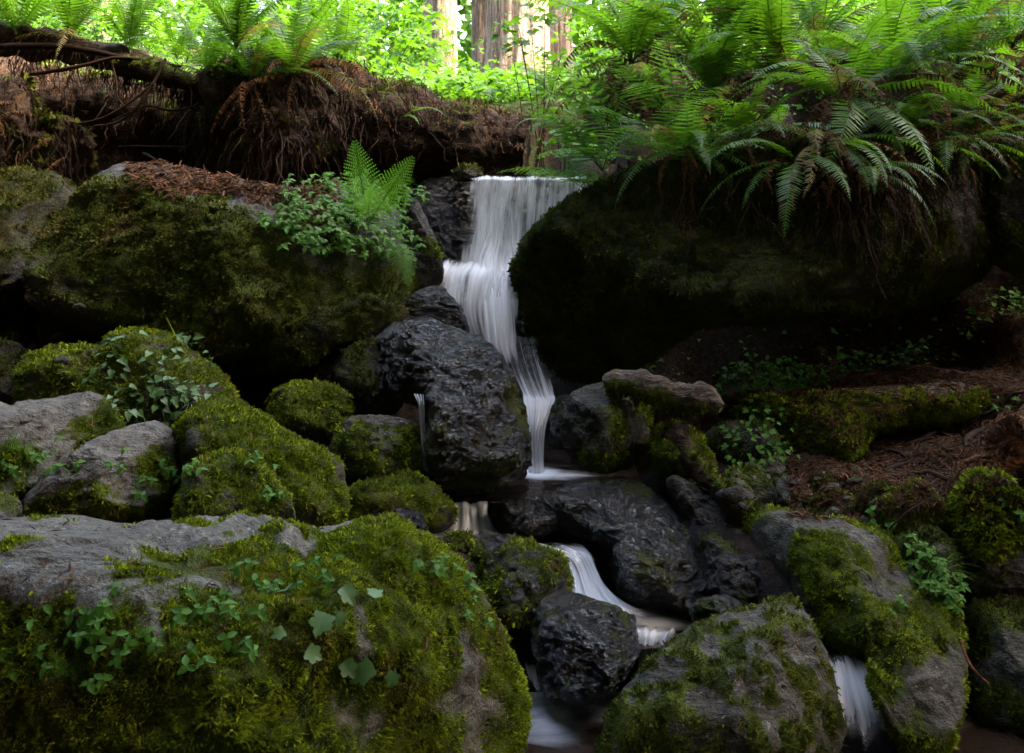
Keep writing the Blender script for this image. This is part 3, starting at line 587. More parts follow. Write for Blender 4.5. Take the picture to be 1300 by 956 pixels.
hm_ = empty('root_mass', P(340, 230, 9.6), 'shaggy reddish-brown hump of roots and dead fronds on the log under the tallest left fern', 'root mass')
V, Q, T, nr, sz, c = blob([(232,125),(265,84),(325,62),(395,68),(440,98),(452,145),(430,195),(385,222),(310,222),(255,190)], 9.7, .5, .5, seed=78, rough=.16)
mk('soil', V, [Q, T], M['log'], hm_, attrs={'moss': np.clip(fbm(V * 3, 3) * .8, 0, .6), 'tone': np.zeros(len(V))}, origin=hm_.location); BV.append((V, Q))
v, f, t = fibres(V, Q, nr, 1500, .6, rs, lambda A, N: (N[:, 1] < .2) * 1., .006)
tag(mk('rootlets', v, f, M['root'], hm_, attrs={'tone': t}, smooth=False, origin=hm_.location), None, None, None, 'stuff')
tf = tufts(V, Q, nr, sstep(.3, .5, fbm(V * 3, 3)), 4000, .06, rs)
if tf: mk('moss', tf[0], tf[1], M['moss_dim'], hm_, attrs={'tone': tf[2], 'nrm': tf[3]}, smooth=False, origin=hm_.location)
# driftwood plank and diagonal rooty log, right of the pool
dw, DV, DQ, DN = wood('driftwood_plank', [(768,490,6.75),(800,484,6.72),(835,494,6.65),(870,502,6.6),(900,508,6.55),(916,518,6.5)], [.05,.085,.075,.085,.07,.03], 'plank', 'weathered broken plank of driftwood lying on the mossy rock right of the pool', 'driftwood', ns=26, n=60, noise=.45, nscale=6, moss=.32, mossup=-.5, seed=21, dens=9000)
wood('mossy_log', [(855,548,6.55),(880,585,6.4),(905,612,6.25),(935,640,6.1),(975,668,5.9)], [.085,.07,.06,.07,.05], 'log', 'thin diagonal log with moss clumps running down toward the sloping boulder', 'log', ns=24, n=70, noise=.4, nscale=5, moss=.5, mossup=.4, seed=22, dens=14000)
# orange root of a stump at the right edge, and path roots
st = empty('stump_root', P(1270, 590, 6.1), 'thick orange-brown stump root creeping over the path at the right edge', 'root')
for px, r in [([(1390,540,6.6),(1340,545,6.4),(1290,555,6.25),(1258,580,6.1),(1230,612,5.95),(1212,640,5.8)], [.24,.20,.15,.11,.08,.04]), ([(1300,560,6.2),(1295,585,6.1),(1330,610,6.0),(1380,630,5.9)], [.10,.07,.06,.05])]:
    wood('root', px, r, 'rootwood', parent=st, ns=26, n=50, noise=.5, nscale=4, moss=-.15, mossup=.3, seed=int(r[0] * 100), dens=5000)
PR = [[(1125,565),(1150,552),(1175,543),(1195,545),(1200,552)],[(1145,568),(1170,560),(1190,552),(1205,556)],[(1095,574),(1115,572),(1140,578),(1150,584)],[(1215,548),(1240,535),(1268,523)],[(1225,570),(1228,558),(1245,548),(1262,545)],
      [(1160,604),(1180,602),(1200,612),(1225,620)],[(1275,520),(1285,505),(1300,500)],[(1120,600),(1145,592),(1175,590)],[(1235,618),(1255,602),(1285,604),(1310,612)]]
def g_hit(px, py, depths=np.linspace(4, 14, 500)):
    x = (px - 650) / F * depths; z = -(py - 230) / F * depths; h = tz(x, depths); k = np.argmax(z < h)
    return np.array([x[k], depths[k], h[k]])
for i, r in enumerate(PR):
    pp = np.array([g_hit(*q) for q in r]) + [0, 0, .008]
    rr = R.uniform(.014, .026); V, Q, T = tube(pp, np.array([rr * .3, rr, rr * .9, rr * .25]), 8, 40, .3, 10, i)
    o = mk('surface_root', V, [Q, T], M['root'], attrs={'tone': np.full(len(V), .9)}, origin=pp[0])
    tag(o, 'thin pale tree root snaking over the brown dirt path', 'root', 'roots on the dirt path')

bV, bQ, bN, bo = GEO['big']
def lipw(A, N):
    px = 650 + A[:, 0] / A[:, 1] * F; py = 230 - A[:, 2] / A[:, 1] * F
    return (N[:, 1] < .1) * sstep(740, 800, px) * sstep(1250, 1180, px) * np.exp(-((py - 228 - 12 * np.sin(px * .03)) / 28) ** 2) * (.4 + sstep(-.2, .4, fbm(A * 1.7, 2)))
v, f, t = fibres(bV, bQ, bN, 1300, .6, rs, lipw, .0055, .45)
tag(mk('root_fringe', v, f, M['root'], bo, attrs={'tone': t}, smooth=False, origin=bo.location), 'brown roots hanging from the lip into the dark', None, None, 'stuff')
# ray casting helper over everything solid
bvv = []; bvf = []; k = 0
for V, Q in BV: bvv.append(V); bvf.append(np.asarray(Q) + k); k += len(V)
TREE = BVHTree.FromPolygons(np.vstack(bvv).tolist(), np.vstack(bvf).tolist())
def hit(px, py):
    d = Vector(((px - 650) / F, 1, -(py - 230) / F)).normalized()
    loc, n, i, dist = TREE.ray_cast(Vector((0, 0, 0)), d)
    if loc is None: return P(px, py, 9), np.array([0, -.5, .8])
    n = np.array(n)
    if n @ np.array(d) > 0: n = -n
    return np.array(loc), n
def drop(x, y, z0):
    loc, n, i, dist = TREE.ray_cast(Vector((x, y, z0)), Vector((0, 0, -1)))
    return (np.array(loc), np.array(n)) if loc is not None else (None, None)

# loose needles on path, bank and boulder tops
def litter(n, box, L, seed, test=None):
    r = np.random.RandomState(seed); pts = []; nn = []
    for _ in range(n):
        px, py = r.uniform(box[0], box[2]), r.uniform(box[1], box[3])
        p, m = hit(px, py)
        if m[2] > .25 and (test is None or test(p)): pts.append(p); nn.append(m)
    p = np.array(pts); m = np.array(nn); n = len(p)
    d = np.cross(m, r.normal(size=(n, 3))); d /= np.linalg.norm(d, axis=1)[:, None]; d += m * r.normal(0, .25, (n, 1))
    s = np.cross(d, m); s /= np.linalg.norm(s, axis=1)[:, None]
    l = (L * r.uniform(.3, 1.6, n))[:, None]; w = l * r.uniform(.04, .16, n)[:, None]; p = p + m * .006
    vv = np.stack([p - d * l - s * w * .4, p - d * l + s * w * .4, p + d * l * .1 + s * w + m * l * .2, p + d * l, p + d * l * .1 - s * w + m * l * .2], 1).reshape(-1, 3)
    return vv, np.arange(n * 5).reshape(n, 5), np.repeat(np.clip(r.normal(.5, .3, n), 0, .99), 5)
v, f, t = litter(15000, (1000, 380, 1300, 660), .03, 4, lambda p: p[0] > 1.6)
tag(mk('needle_litter', v, f, M['litter'], attrs={'tone': t}, smooth=False), 'brown fallen needles scattered over the dirt path at the right', 'litter', None, 'stuff')
v, f, t = litter(6500, (160, 200, 430, 296), .045, 5, lambda p: 222 + (650 + p[0] / p[1] * F - 170) * .285 + 30 * fbm(p[None] * 2, 3)[0] > 230 - p[2] / p[1] * F)
tag(mk('needle_litter', v, f, M['litter'], attrs={'tone': t}, smooth=False), 'brown fallen needles on top of the huge left boulder', 'litter', None, 'stuff')
v, f, t = litter(500, (0, 420, 660, 860), .022, 6)
tag(mk('needle_litter', v, f, M['litter'], attrs={'tone': t}, smooth=False), 'sparse brown needles caught in the moss of the left rocks', 'litter', None, 'stuff')

# ------------------------------------------------------------------ water
def sheet(name, rows, mat, label, nu=44, nv=90, bulge=.06, off=0., rough=.015, seed=0, kind='structure', parent=None, fade=.15):
    r = np.array(rows, float)
    rr = catmull(r, nv)
    u = np.linspace(0, 1, nu)
    V = []; D = []; UV = []
    L = 0
    for i in range(nv):
        xl, xr, py, Y, dn = rr[i][:5]
        a = P(xl, py, Y); b = P(xr, py, Y)
        p = a[None] * (1 - u[:, None]) + b[None] * u[:, None]
        p[:, 1] -= bulge * (1 - (2 * u - 1) ** 2) + off
        if i: L += np.linalg.norm(p[nu // 2] - V[-1][nu // 2])
        V.append(p); e = np.minimum(u, 1 - u); D.append(np.clip(dn, 0, 1) * sstep(0, fade, e + .05 * pn(np.stack([u * 6, u * 0 + i * .06, u * 0 + seed], 1))))
        UV.append(np.stack([u + seed, np.full(nu, L)], 1))
    V = np.vstack(V); UV = np.vstack(UV)
    V[:, 1] -= rough * 2 * fbm(np.stack([UV[:, 0] * 9, UV[:, 1] * .8, UV[:, 0] * 0 + seed], 1), 3)
    V[:, 2] += .022 * fbm(np.stack([UV[:, 0] * 5, UV[:, 0] * 0, UV[:, 0] * 0 + 2.7], 1), 3) * (nu > 20)
    o = mk(name, V, gridq(nu, nv), M[mat], attrs={'dens': np.concatenate(D)}, uv=UV, parent=parent, origin=V.mean(0))
    return o if parent else tag(o, label, 'water', None, kind)
up = mid = ch = None
for k in (0, 1):
    up = sheet(up and 'water_veil' or 'waterfall', [(584,772,222,9.4,.3),(582,772,226,9.0,.68),(582,772,234,8.92,.68),(578,772,262,8.88,.70),(574,772,300,8.85,.72),(570,772,335,8.82,.82),(568,772,350,8.78,.6)], 'fall', 'upper curtain of white water falling from the lip over black rock', off=.03 * k, seed=k * 3.3, bulge=.08, parent=up)
    mid = sheet(mid and 'water_veil' or 'waterfall', [(556,690,322,8.76,.2),(548,688,334,8.7,.7),(540,682,350,8.55,.72),(538,674,380,8.42,.7),(546,670,405,8.35,.66),(560,670,430,8.3,.62),(580,672,455,8.25,.4),(605,668,470,8.2,.2)], 'fall', 'middle fan of white water spreading over the rock step', off=.03 * k, seed=5 + k * 3.3, bulge=.16, parent=mid)
sheet('waterfall', [(625,650,228,8.86,.2),(618,655,250,8.8,.55),(612,660,300,8.7,.65),(600,660,330,8.58,.8),(605,655,360,8.42,1.),(608,656,400,8.25,1.),(612,660,440,8.15,.9),(620,668,470,8.1,.4)], 'fall', 'dense white core of the middle fall', seed=8.8, bulge=.1)
sheet('waterfall', [(632,690,425,8.2,.55),(642,700,465,8.02,.62),(656,708,496,7.86,.8),(660,710,506,7.76,1.),(663,704,520,7.66,.9),(666,695,545,7.56,.85),(668,692,580,7.5,.85),(668,694,606,7.45,1.)], 'fall', 'narrow white spout dropping into the brown pool', seed=2.2, bulge=.07, nu=30)
sheet('trickle', [(524,540,500,6.55,.7),(529,540,512,6.5,.75),(532,540,540,6.48,.7),(534,541,570,6.46,.7),(535,542,600,6.44,.4)], 'fall', 'thin trickle of water falling off the big wet black rock', seed=1.2, bulge=.01, nu=14, nv=40)
sheet('cascade', [(562,634,629,6.76,.15),(563,632,636,6.64,.95),(564,632,650,6.58,.85),(560,638,662,6.5,.95),(548,650,672,6.4,.7)], 'rapid', 'little white cascade spilling from the brown pool', seed=3.1, bulge=.09, nu=40, nv=40, fade=.3)
for k in (0, 1):
    ch = sheet(ch and 'water_veil' or 'cascade', [(640,720,683,6.25,.25),(675,745,692,6.14,.6),(705,755,702,6.05,.75),(718,762,720,5.98,.85),(722,772,740,5.9,.95),(722,790,758,5.82,1.),(725,815,770,5.74,.9),(735,840,776,5.62,.5)], 'rapid', 'curving white chute of water beside the broad wet slab', seed=4.1 + k, bulge=.05, nu=44, nv=60, off=.02 * k, parent=ch)
sheet('cascade', [(800,872,790,5.62,.3),(800,862,800,5.52,.8),(804,852,815,5.47,.75),(806,848,840,5.43,.7),(800,850,862,5.4,.5)], 'rapid', 'short white drop between the black rock and the speckled rock', seed=6.1, bulge=.04, nu=40, nv=40)
def pool(name, label, x0, x1, y0, y1, z, foams, n=80):
    X, Yg = np.meshgrid(np.linspace(x0, x1, n), np.linspace(y0, y1, n)); X = X.ravel(); Yg = Yg.ravel()
    fo = np.zeros(len(X))
    for (px, py, Y, rx, ry, a) in foams:
        c = P(px, py, Y); fo = np.maximum(fo, a * np.exp(-((X - c[0]) / rx) ** 2 - ((Yg - c[1]) / ry) ** 2))
    V = np.stack([X, Yg, z + .006 * fbm(np.stack([X * 5, Yg * 9, X * 0], 1), 2)], 1)
    return tag(mk(name, V, gridq(n, n), M['pool'], attrs={'foam': fo}, origin=V.mean(0)), label, 'water', None, 'structure')
pool('pool_water', 'still brown pool below the narrow spout', -1.0, .95, 6.62, 8.1, -2.2, [(684,603,7.42,.17,.15,1.2),(705,606,7.36,.30,.13,.62),(650,634,6.75,.4,.05,.3)])
pool('pool_water', 'small pool under the little white cascade', -.75, .6, 6.05, 6.75, -2.335, [(600,676,6.45,.36,.2,1.1),(560,684,6.35,.3,.16,.8),(680,690,6.2,.34,.12,.6)])
pool('pool_water', 'foaming pool at the foot of the curving chute', .25, 1.35, 5.38, 6.05, -2.56, [(790,774,5.8,.26,.14,1.),(835,785,5.72,.2,.12,.85),(870,778,5.8,.14,.07,.7),(830,800,5.6,.13,.14,.7)])
pool('stream_water', 'dark water leaving the picture between the foreground rocks', -.4, 2.6, 3.0, 5.45, -2.83, [(680,862,5.5,.25,.16,.8),(700,900,5.2,.2,.3,.6),(810,860,5.5,.25,.14,1.),(760,890,5.3,.3,.2,.5),(1080,845,5.3,.35,.3,1.2),(1120,870,5.1,.3,.2,.8)])
sheet('cascade', [(1020,1085,795,5.25,.0),(1022,1100,815,5.16,.3),(1022,1128,840,5.04,.75),(1015,1155,870,4.93,.85),(1005,1185,915,4.82,.6),(1000,1200,975,4.72,.2)], 'rapid', 'white rush of water between the speckled rock and the large sloping boulder', seed=7.7, bulge=.05, nu=30, nv=40, fade=.4)
sheet('cascade', [(648,690,800,5.62,.0),(655,700,830,5.56,.4),(660,720,850,5.48,.7),(662,735,872,5.36,.5),(660,745,900,5.2,.2)], 'rapid', 'dim white water behind the right end of the foreground boulder', seed=9.7, bulge=.05, nu=30, nv=40)
# ------------------------------------------------------------------ fronds
def rachis(L, e0, e1, n=26, side=0.):
    e = np.radians(np.linspace(e0, e1, n)); a = np.linspace(0, side, n) ** 1.0
    st = L / (n - 1); d = np.stack([np.cos(e) * np.cos(a), np.cos(e) * np.sin(a), np.sin(e)], 1)
    return np.vstack([[0, 0, 0], np.cumsum(d[:-1] * st, 0)]), d
def sword_frond(L, e0, e1, seed, np_=34, wid=.13, side=0., droop=.15, miss=0., fold=.0):
    rs = np.random.RandomState(seed); m = MB()
    pth, dr = rachis(L, e0, e1, 26, side)
    V, Q, T = tube(pth, np.linspace(.0035, .0012, 26) * (L / .9), 4); m.add(V, Q, T, a=.15)
    tt = np.linspace(0, 1, 26); pv = []; pf = []; k = 0
    for i in range(np_):
        t = .10 + .89 * (i / (np_ - 1)) ** .95
        p = np.array([np.interp(t, tt, pth[:, q]) for q in range(3)]); d = np.array([np.interp(t, tt, dr[:, q]) for q in range(3)]); d /= np.linalg.norm(d)
        lat = np.cross([0, 0, 1.], d); lat /= np.linalg.norm(lat) + 1e-6; nm = np.cross(d, lat)
        env = min(1, (t + .12) / .38) * (1 - max(0, (t - .42) / .585)) ** .75
        for s in (-1, 1):
            if rs.rand() < miss: continue
            l = L * wid * env * rs.uniform(.9, 1.08) + .004
            w = L * .0125 * (.5 + .5 * env)
            dd = lat * s + d * (.22 + .55 * t ** 2) + nm * (-droop * rs.uniform(.3, 1.5) + fold); dd /= np.linalg.norm(dd)
            q = p + d * rs.normal(0, .002)
            cv = -nm * l * .10
            pv += [q - d * w * .8, q + d * w, q + dd * l * .5 + d * w * .75 + cv * .3, q + dd * l + d * w * .3 + cv, q + dd * l * .5 - d * w * .55 + cv * .3]
            pf.append(np.arange(5) + k); k += 5
    m.add(np.array(pv), np.array(pf) if True else None, a=np.repeat(rs.uniform(.1, .9, len(pf)) * .5 + .2, 5))
    return m
def lady_frond(L, e0, e1, seed, np_=18, wid=.26, side=0., droop=.12, wp=.029, solid=.38):
    rs = np.random.RandomState(seed); m = MB()
    pth, dr = rachis(L, e0, e1, 26, side)
    V, Q, T = tube(pth, np.linspace(.004, .001, 26) * (L / .7), 4); m.add(V, Q, T, a=.1)
    tt = np.linspace(0, 1, 26); pv = []; pf = []; k = 0
    for i in range(np_):
        t = .20 + .79 * (i / (np_ - 1)) ** .85
        p = np.array([np.interp(t, tt, pth[:, q]) for q in range(3)]); d = np.array([np.interp(t, tt, dr[:, q]) for q in range(3)]); d /= np.linalg.norm(d)
        lat = np.cross([0, 0, 1.], d); lat /= np.linalg.norm(lat) + 1e-6; nm = np.cross(d, lat)
        env = (.72 + .28 * min(1, (t - .2) / .22)) * (1 - (t - .2) / .82) ** .8
        for s in (-1, 1):
            l = L * wid * 1.25 * env * rs.uniform(.92, 1.06) + .01
            dd = lat * s + d * (.28 + .3 * t) - nm * droop * rs.uniform(.4, 1.5); dd /= np.linalg.norm(dd)
            nl = max(4, int(10 * env + 3)); w = L * wp * (.4 + .6 * env)
            od = d - dd * (d @ dd); od /= np.linalg.norm(od)
            for j in range(nl):
                x = j / nl; q = p + dd * l * x - nm * l * .10 * x * x
                for o in (-1, 1):
                    wl = w * (1 - x) ** .6 * 1.05 + .0015; b = l / nl * solid
                    f = od * o * wl + dd * wl * .5
                    pv += [q - dd * b, q + dd * b, q + f * .7 + dd * b * 1.1, q + f, q + f * .6 - dd * b * .6]
                    pf.append(np.arange(5) + k); k += 5
    m.add(np.array(pv), np.array(pf), a=np.repeat(rs.uniform(.2, .7, len(pf)), 5))
    return m
def meshof(mb, name, mat):
    o = mb.build(name, M[mat], smooth=False); me = o.data; bpy.data.objects.remove(o); return me
SW = [meshof(sword_frond(1, e0, e1, i, side=sd, wid=w, miss=.02), 'frond', 'sword') for i, (e0, e1, sd, w) in enumerate(
    [(82, 35, .1, .115), (70, -5, -.15, .12), (58, -30, .2, .125), (45, -50, -.2, .12), (28, -62, .15, .125), (75, 15, .3, .11), (8, -75, -.1, .125)])]
OLD = [meshof(sword_frond(1, e0, e1, 70 + i, side=sd, wid=.10, miss=.2, droop=.5), 'frond', 'old') for i, (e0, e1, sd) in enumerate([(45, -40, .5), (25, -70, -.4), (60, -20, .4)])]
LD = [meshof(lady_frond(1, e0, e1, 20 + i, side=sd, np_=13, wp=.021, solid=.52), 'frond', 'lady') for i, (e0, e1, sd) in enumerate([(80, 50, .1), (60, 5, -.1), (45, -20, .15), (25, -40, -.15), (68, 25, .2)])]
DD = [meshof(sword_frond(1, e0, e1, 40 + i, side=sd, wid=.075, miss=.25, droop=.7), 'withered_frond', 'dead') for i, (e0, e1, sd) in enumerate([(20, -85, .2), (-10, -88, -.3), (35, -88, .5), (5, -80, .1)])]
def place_frond(root, me, yaw, s, tiltx=0, name='frond', roll=0):
    f = bpy.data.objects.new(name, me); COL.objects.link(f); f.parent = root
    f.rotation_euler = (roll, tiltx, yaw); f.scale = (s, s, s); return f
NF = [0]
def fern(p, n, L, label, group=None, kind='sword', yaw0=0, spread=math.pi, dead=0, pick=None, seed=0, ytilt=0, jit=.25):
    NF[0] += 1; r = np.random.RandomState(NF[0] * 13 + seed)
    q, _n = hit(650 + p[0] / p[1] * F, 230 - p[2] / p[1] * F)
    if q[1] < p[1] + .1: p = q
    L *= 1.3 if kind == 'sword' and p[1] < 10.2 else 1.1
    root = empty(kind + '_fern', p - np.array([0, 0, .02]), label, 'fern', group)
    pool_ = SW if kind == 'sword' else LD
    for i in range(n):
        yaw = yaw0 + (-1 + 2 * (i + .5) / n) * spread + r.normal(0, jit)
        me = pool_[r.choice(pick) if pick else r.randint(len(pool_))]
        if kind == 'sword' and r.rand() < .13: me = OLD[r.randint(len(OLD))]
        place_frond(root, me, yaw, L * r.uniform(.72, 1.1), ytilt + r.normal(0, .08), roll=r.normal(0, .18))
    for i in range(dead):
        place_frond(root, DD[r.randint(len(DD))], -math.pi / 2 + r.uniform(-1.3, 1.3), L * r.uniform(.5, .95), r.normal(0, .1), 'withered_frond', r.normal(0, .3))
    return root
def at(px, py, lift=0):
    p, n = hit(px, py); return p + np.array([0, 0, lift])
def atY(px, py, Y): return P(px, py, Y)
FRONT = -math.pi / 2
# right bank: the crown of the big boulder.  Stumpy root crowns lift the ferns
fern(P(803, 78, 8.9), 22, 1.15, 'big dark sword fern with brown dead skirt on the root hump right of the waterfall', dead=12, pick=[0, 1, 1, 2, 3, 5])
fern(P(905, 118, 8.5), 18, 1.1, 'tall upright sword fern standing behind the grey-green drooping one, right of the root hump', pick=[0, 0, 5, 1, 2], dead=5)
fern(P(985, 105, 8.7), 18, 1.1, 'sword fern with bright backlit upper fronds above the middle of the overhanging boulder', pick=[0, 5, 1, 2, 3], dead=6)
fern(P(1075, 128, 8.0), 18, .95, 'sword fern with dark glossy fronds drooping down the face of the overhanging boulder', pick=[1, 2, 3, 4, 4, 6], yaw0=FRONT, spread=2.6, dead=7)
fern(P(1130, 100, 8.4), 16, 1.1, 'wide arching sword fern with long fronds reaching to the right', pick=[1, 2, 2, 3, 5], dead=4)
fern(P(1215, 78, 8.8), 16, 1.1, 'sword fern near the top right corner, beside the mossy bank', pick=[0, 1, 2, 3, 5], dead=4)
fern(P(1285, 60, 9.0), 15, 1.05, 'sword fern cut by the right edge of the picture at the top', pick=[0, 1, 2, 3], dead=4)
fern(P(948, 178, 8.0), 14, .75, 'sword fern with small fronds hanging over the lip of the overhanging boulder', pick=[1, 2, 3, 4, 6], yaw0=FRONT, spread=2.0, dead=9)
fern(P(870, 190, 7.9), 10, .7, 'sparse sword fern with one long pale frond hanging into the dark', pick=[3, 4, 6, 6], yaw0=FRONT, spread=1.5, dead=8)
fern(P(1010, 205, 7.7), 9, .75, 'low sword fern hanging among brown dead fronds in the middle of the boulder lip', pick=[3, 4, 6], yaw0=FRONT, spread=1.5, dead=10)
fern(P(1100, 215, 7.6), 7, .6, 'small shaded sword fern lowest on the face of the overhanging boulder', pick=[4, 6], yaw0=FRONT, spread=1.4, dead=6)
fern(P(1040, 60, 9.6), 16, 1.1, 'bright sword fern at the top edge, behind the middle ferns', pick=[0, 0, 5, 1])
fern(P(1165, 45, 9.8), 16, 1.1, 'bright yellow-green sword fern at the top edge, behind the arching fern', pick=[0, 5, 1, 2])
fern(P(930, 55, 9.8), 14, 1.1, 'bright backlit sword fern behind the tall upright fern', pick=[0, 5, 0, 1])
fern(P(1255, 30, 10.2), 14, 1.1, 'hazy bright fern behind the top right corner ferns', pick=[0, 5, 1, 2])
GR = 'sword ferns crowding the top of the right bank'
for px, py, n, L, pk, d in [(850, 60, 14, .95, [0, 5, 1, 2], 4), (880, 95, 14, .9, [0, 1, 2, 3], 5), (960, 60, 14, .95, [0, 5, 1], 2), (1010, 85, 14, .9, [0, 1, 2, 3], 5), (1105, 62, 14, .9, [0, 1, 5, 2], 4), (1150, 95, 14, .85, [0, 1, 2, 3], 5), (1190, 115, 12, .8, [1, 2, 3, 6], 6), (1240, 100, 14, .85, [0, 1, 2, 3], 5), (1275, 95, 12, .8, [1, 2, 3], 6), (1225, 50, 14, .9, [0, 5, 1], 3), (935, 100, 12, .85, [0, 1, 5], 3), (1050, 95, 12, .85, [0, 1, 5, 2], 3), (780, 110, 12, .8, [1, 2, 3], 10), (830, 110, 12, .8, [1, 2, 3], 10), (1290, 125, 12, .8, [1, 2, 3, 6], 6), (1255, 150, 10, .7, [2, 3, 4], 6), (1225, 135, 10, .75, [1, 2, 3], 5), (1205, 190, 9, .7, [3, 4, 6], 9), (1235, 185, 9, .7, [3, 4, 2], 7), (1165, 190, 8, .6, [3, 4, 6], 9), (700, 120, 10, .7, [1, 2, 3], 5), (735, 150, 10, .7, [1, 2, 3], 6)]:
    fern(P(px, py, 11), n, L, 'one of the sword ferns massed along the top of the right bank', GR, pick=pk, dead=d)
for px, py, n, L, pk, d, lab in [(905, 165, 10, .7, [2, 3, 4], 10, 'sword fern leaning out above the dark hollow, left of the drooping glossy one'), (985, 165, 10, .75, [2, 3, 4, 6], 10, 'sword fern among brown fronds just left of the drooping glossy one'), (1140, 160, 9, .7, [2, 3, 4], 9, 'sword fern on the right shoulder of the overhanging boulder'), (1195, 165, 8, .6, [3, 4, 6], 8, 'small sword fern beside the yellow-green moss at the right shoulder of the boulder'), (1050, 185, 9, .75, [3, 4, 6], 12, 'glossy fern whose fronds droop farthest down the face of the overhanging boulder')]:
    fern(P(px, py, 11), n, L, lab, pick=pk, yaw0=FRONT, spread=2.0, dead=d)
for px, py, n, L, y0, lab in [(765, 215, 8, .95, math.pi + .45, 'lacy lady fern spraying leftward over the right edge of the waterfall'),
        (790, 175, 8, .95, math.pi + .1, 'bright lacy fern above the one that sprays over the fall'),
        (850, 150, 7, .85, -2.3, 'lacy fern with broad light fronds in front of the root hump'),
        (745, 240, 6, .75, -2.2, 'low shaded lacy fern at the upper left shoulder of the overhanging boulder'),
        (835, 200, 7, .85, -1.9, 'lacy fern hanging over the middle left of the overhanging boulder'),
        (880, 215, 6, .7, -1.4, 'lacy fern low on the boulder lip under the tall upright fern')]:
    fern(P(px, py, 8.3), n, L, lab, kind='lady', yaw0=y0, spread=1.1, pick=[1, 2, 4, 2, 0])
# left boulder: two upright lacy fronds by the fall
lf = empty('lady_fern', P(468, 285, 7.45), 'light green lacy fern with two upright fronds on the left boulder beside the waterfall', 'fern')
def flat_frond(root, dirv, up_n, s, me):
    f = bpy.data.objects.new('frond', me); COL.objects.link(f); f.parent = root
    x = Vector(dirv).normalized(); z = Vector(up_n); z = (z - x * z.dot(x)).normalized(); y = z.cross(x)
    from mathutils import Matrix
    f.rotation_euler = Matrix((x, y, z)).transposed().to_euler(); f.scale = (s, s, s)
FS = meshof(sword_frond(1, 20, -40, 62, np_=15, wid=.22, droop=.1), 'frond', 'lady')
FL = meshof(lady_frond(1, 8, -8, 61, wid=.30, np_=19, droop=.05), 'frond', 'lady')
flat_frond(lf, (-.16, -.05, 1), (.1, -1, .25), .64, FL)
flat_frond(lf, (.42, -.1, .62), (-.2, -1, .3), .62, FL)
flat_frond(lf, (.1, -.5, .5), (0, -.6, 1), .42, FL); flat_frond(lf, (-.6, -.5, .3), (0, -.4, 1), .38, FL); flat_frond(lf, (.5, -.55, .02), (0, -.5, 1), .4, FL)
f2 = empty('lady_fern', P(505, 300, 7.4), 'small pointed fern hanging at the right tip of the left boulder', 'fern')
flat_frond(f2, (.15, -.3, -.5), (.3, -.8, .3), .42, FL); flat_frond(f2, (.25, -.5, .1), (.1, -.5, .8), .3, FL)
# ferns on the left log
for i, (px, py, Y, n, L, pk, d, lab) in enumerate([
        (372, 95, 9.9, 18, 1.0, [0, 0, 1, 5, 2], 8, 'tall bright sword fern growing on the hump of the fallen log'),
        (318, 105, 9.7, 14, .8, [0, 1, 2, 3], 5, 'dark green sword fern on the log left of the tallest fern there'),
        (430, 80, 10.4, 14, .95, [0, 5, 1, 2], 3, 'sunlit sword fern behind the log, right of the tallest fern on it'),
        (262, 92, 10.3, 12, .85, [0, 5, 1, 2], 0, 'thin fern with an upright frond above the upper splintered log'),
        (165, 66, 10.6, 12, .9, [0, 0, 5, 1], 0, 'fern with one straight vertical frond behind the top left log'),
        (90, 48, 10.7, 12, .9, [0, 5, 1], 0, 'shaded fern at the top left corner behind the log'),
        (20, 42, 10.8, 12, .9, [0, 1, 2, 5], 0, 'fern at the extreme left of the top edge'),
        (225, 75, 11.2, 12, .9, [0, 1, 5], 0, 'dull fern in the gap behind the upper splintered log'),
        (300, 60, 11.4, 14, 1.0, [0, 1, 5], 0, 'tall pale fern near the top edge behind the log')]):
    fern(P(px, py, Y), n, L, lab, pick=pk, dead=d)
hf = empty('sword_fern', P(512, 150, 9.7), 'single grey-green frond stretching right over the dark under the log', 'fern')
for yaw, s, k in ((-.35, .55, 3), (-1.0, .35, 4)): place_frond(hf, SW[k], yaw, s)
hf = empty('sword_fern', P(690, 155, 9.3), 'few pale fronds hanging beside the rounded end of the log', 'fern')
for yaw, s, k in ((-2.6, .4, 4), (-2.0, .35, 6), (-1.2, .4, 3)): place_frond(hf, SW[k], yaw, s)
hf = empty('sword_fern', P(292, 75, 9.5), 'small silvery fern fronds catching the light on the left hump of the log', 'fern')
for yaw, s, k in ((-2.2, .35, 4), (-1.2, .3, 6), (-.4, .35, 3), (-1.7, .3, 2)): place_frond(hf, SW[k], yaw, s)
for px, py, lab in ((-5, 838, 'small fern at the lower left corner of the foreground boulder'), (88, 858, 'small fern on the face of the foreground boulder under the trefoil herbs'), (30, 575, 'little fern hanging on the pale grey slab at the left edge')):
    p, n = hit(px, py); fr = empty('small_fern', p, lab, 'fern'); 
    for k in range(4): flat_frond(fr, (math.cos(k * .9 + .1), -.35, math.sin(k * .9 - .3) * .8), (0, -1, .5), .13 if py > 700 else .17, FS)

for root_, spots in ((rm, [(-.35, .1), (-.1, .2), (.1, .05), (.25, -.1), (-.2, -.1), (.35, -.3), (-.45, .3), (0, .3)]),):
    for dx, dz in spots:
        f = place_frond(root_, DD[R.randint(4)], FRONT + R.uniform(-1, 1), R.uniform(.45, .8), 0, 'withered_frond', R.normal(0, .3)); f.location = (dx, -.35, dz)

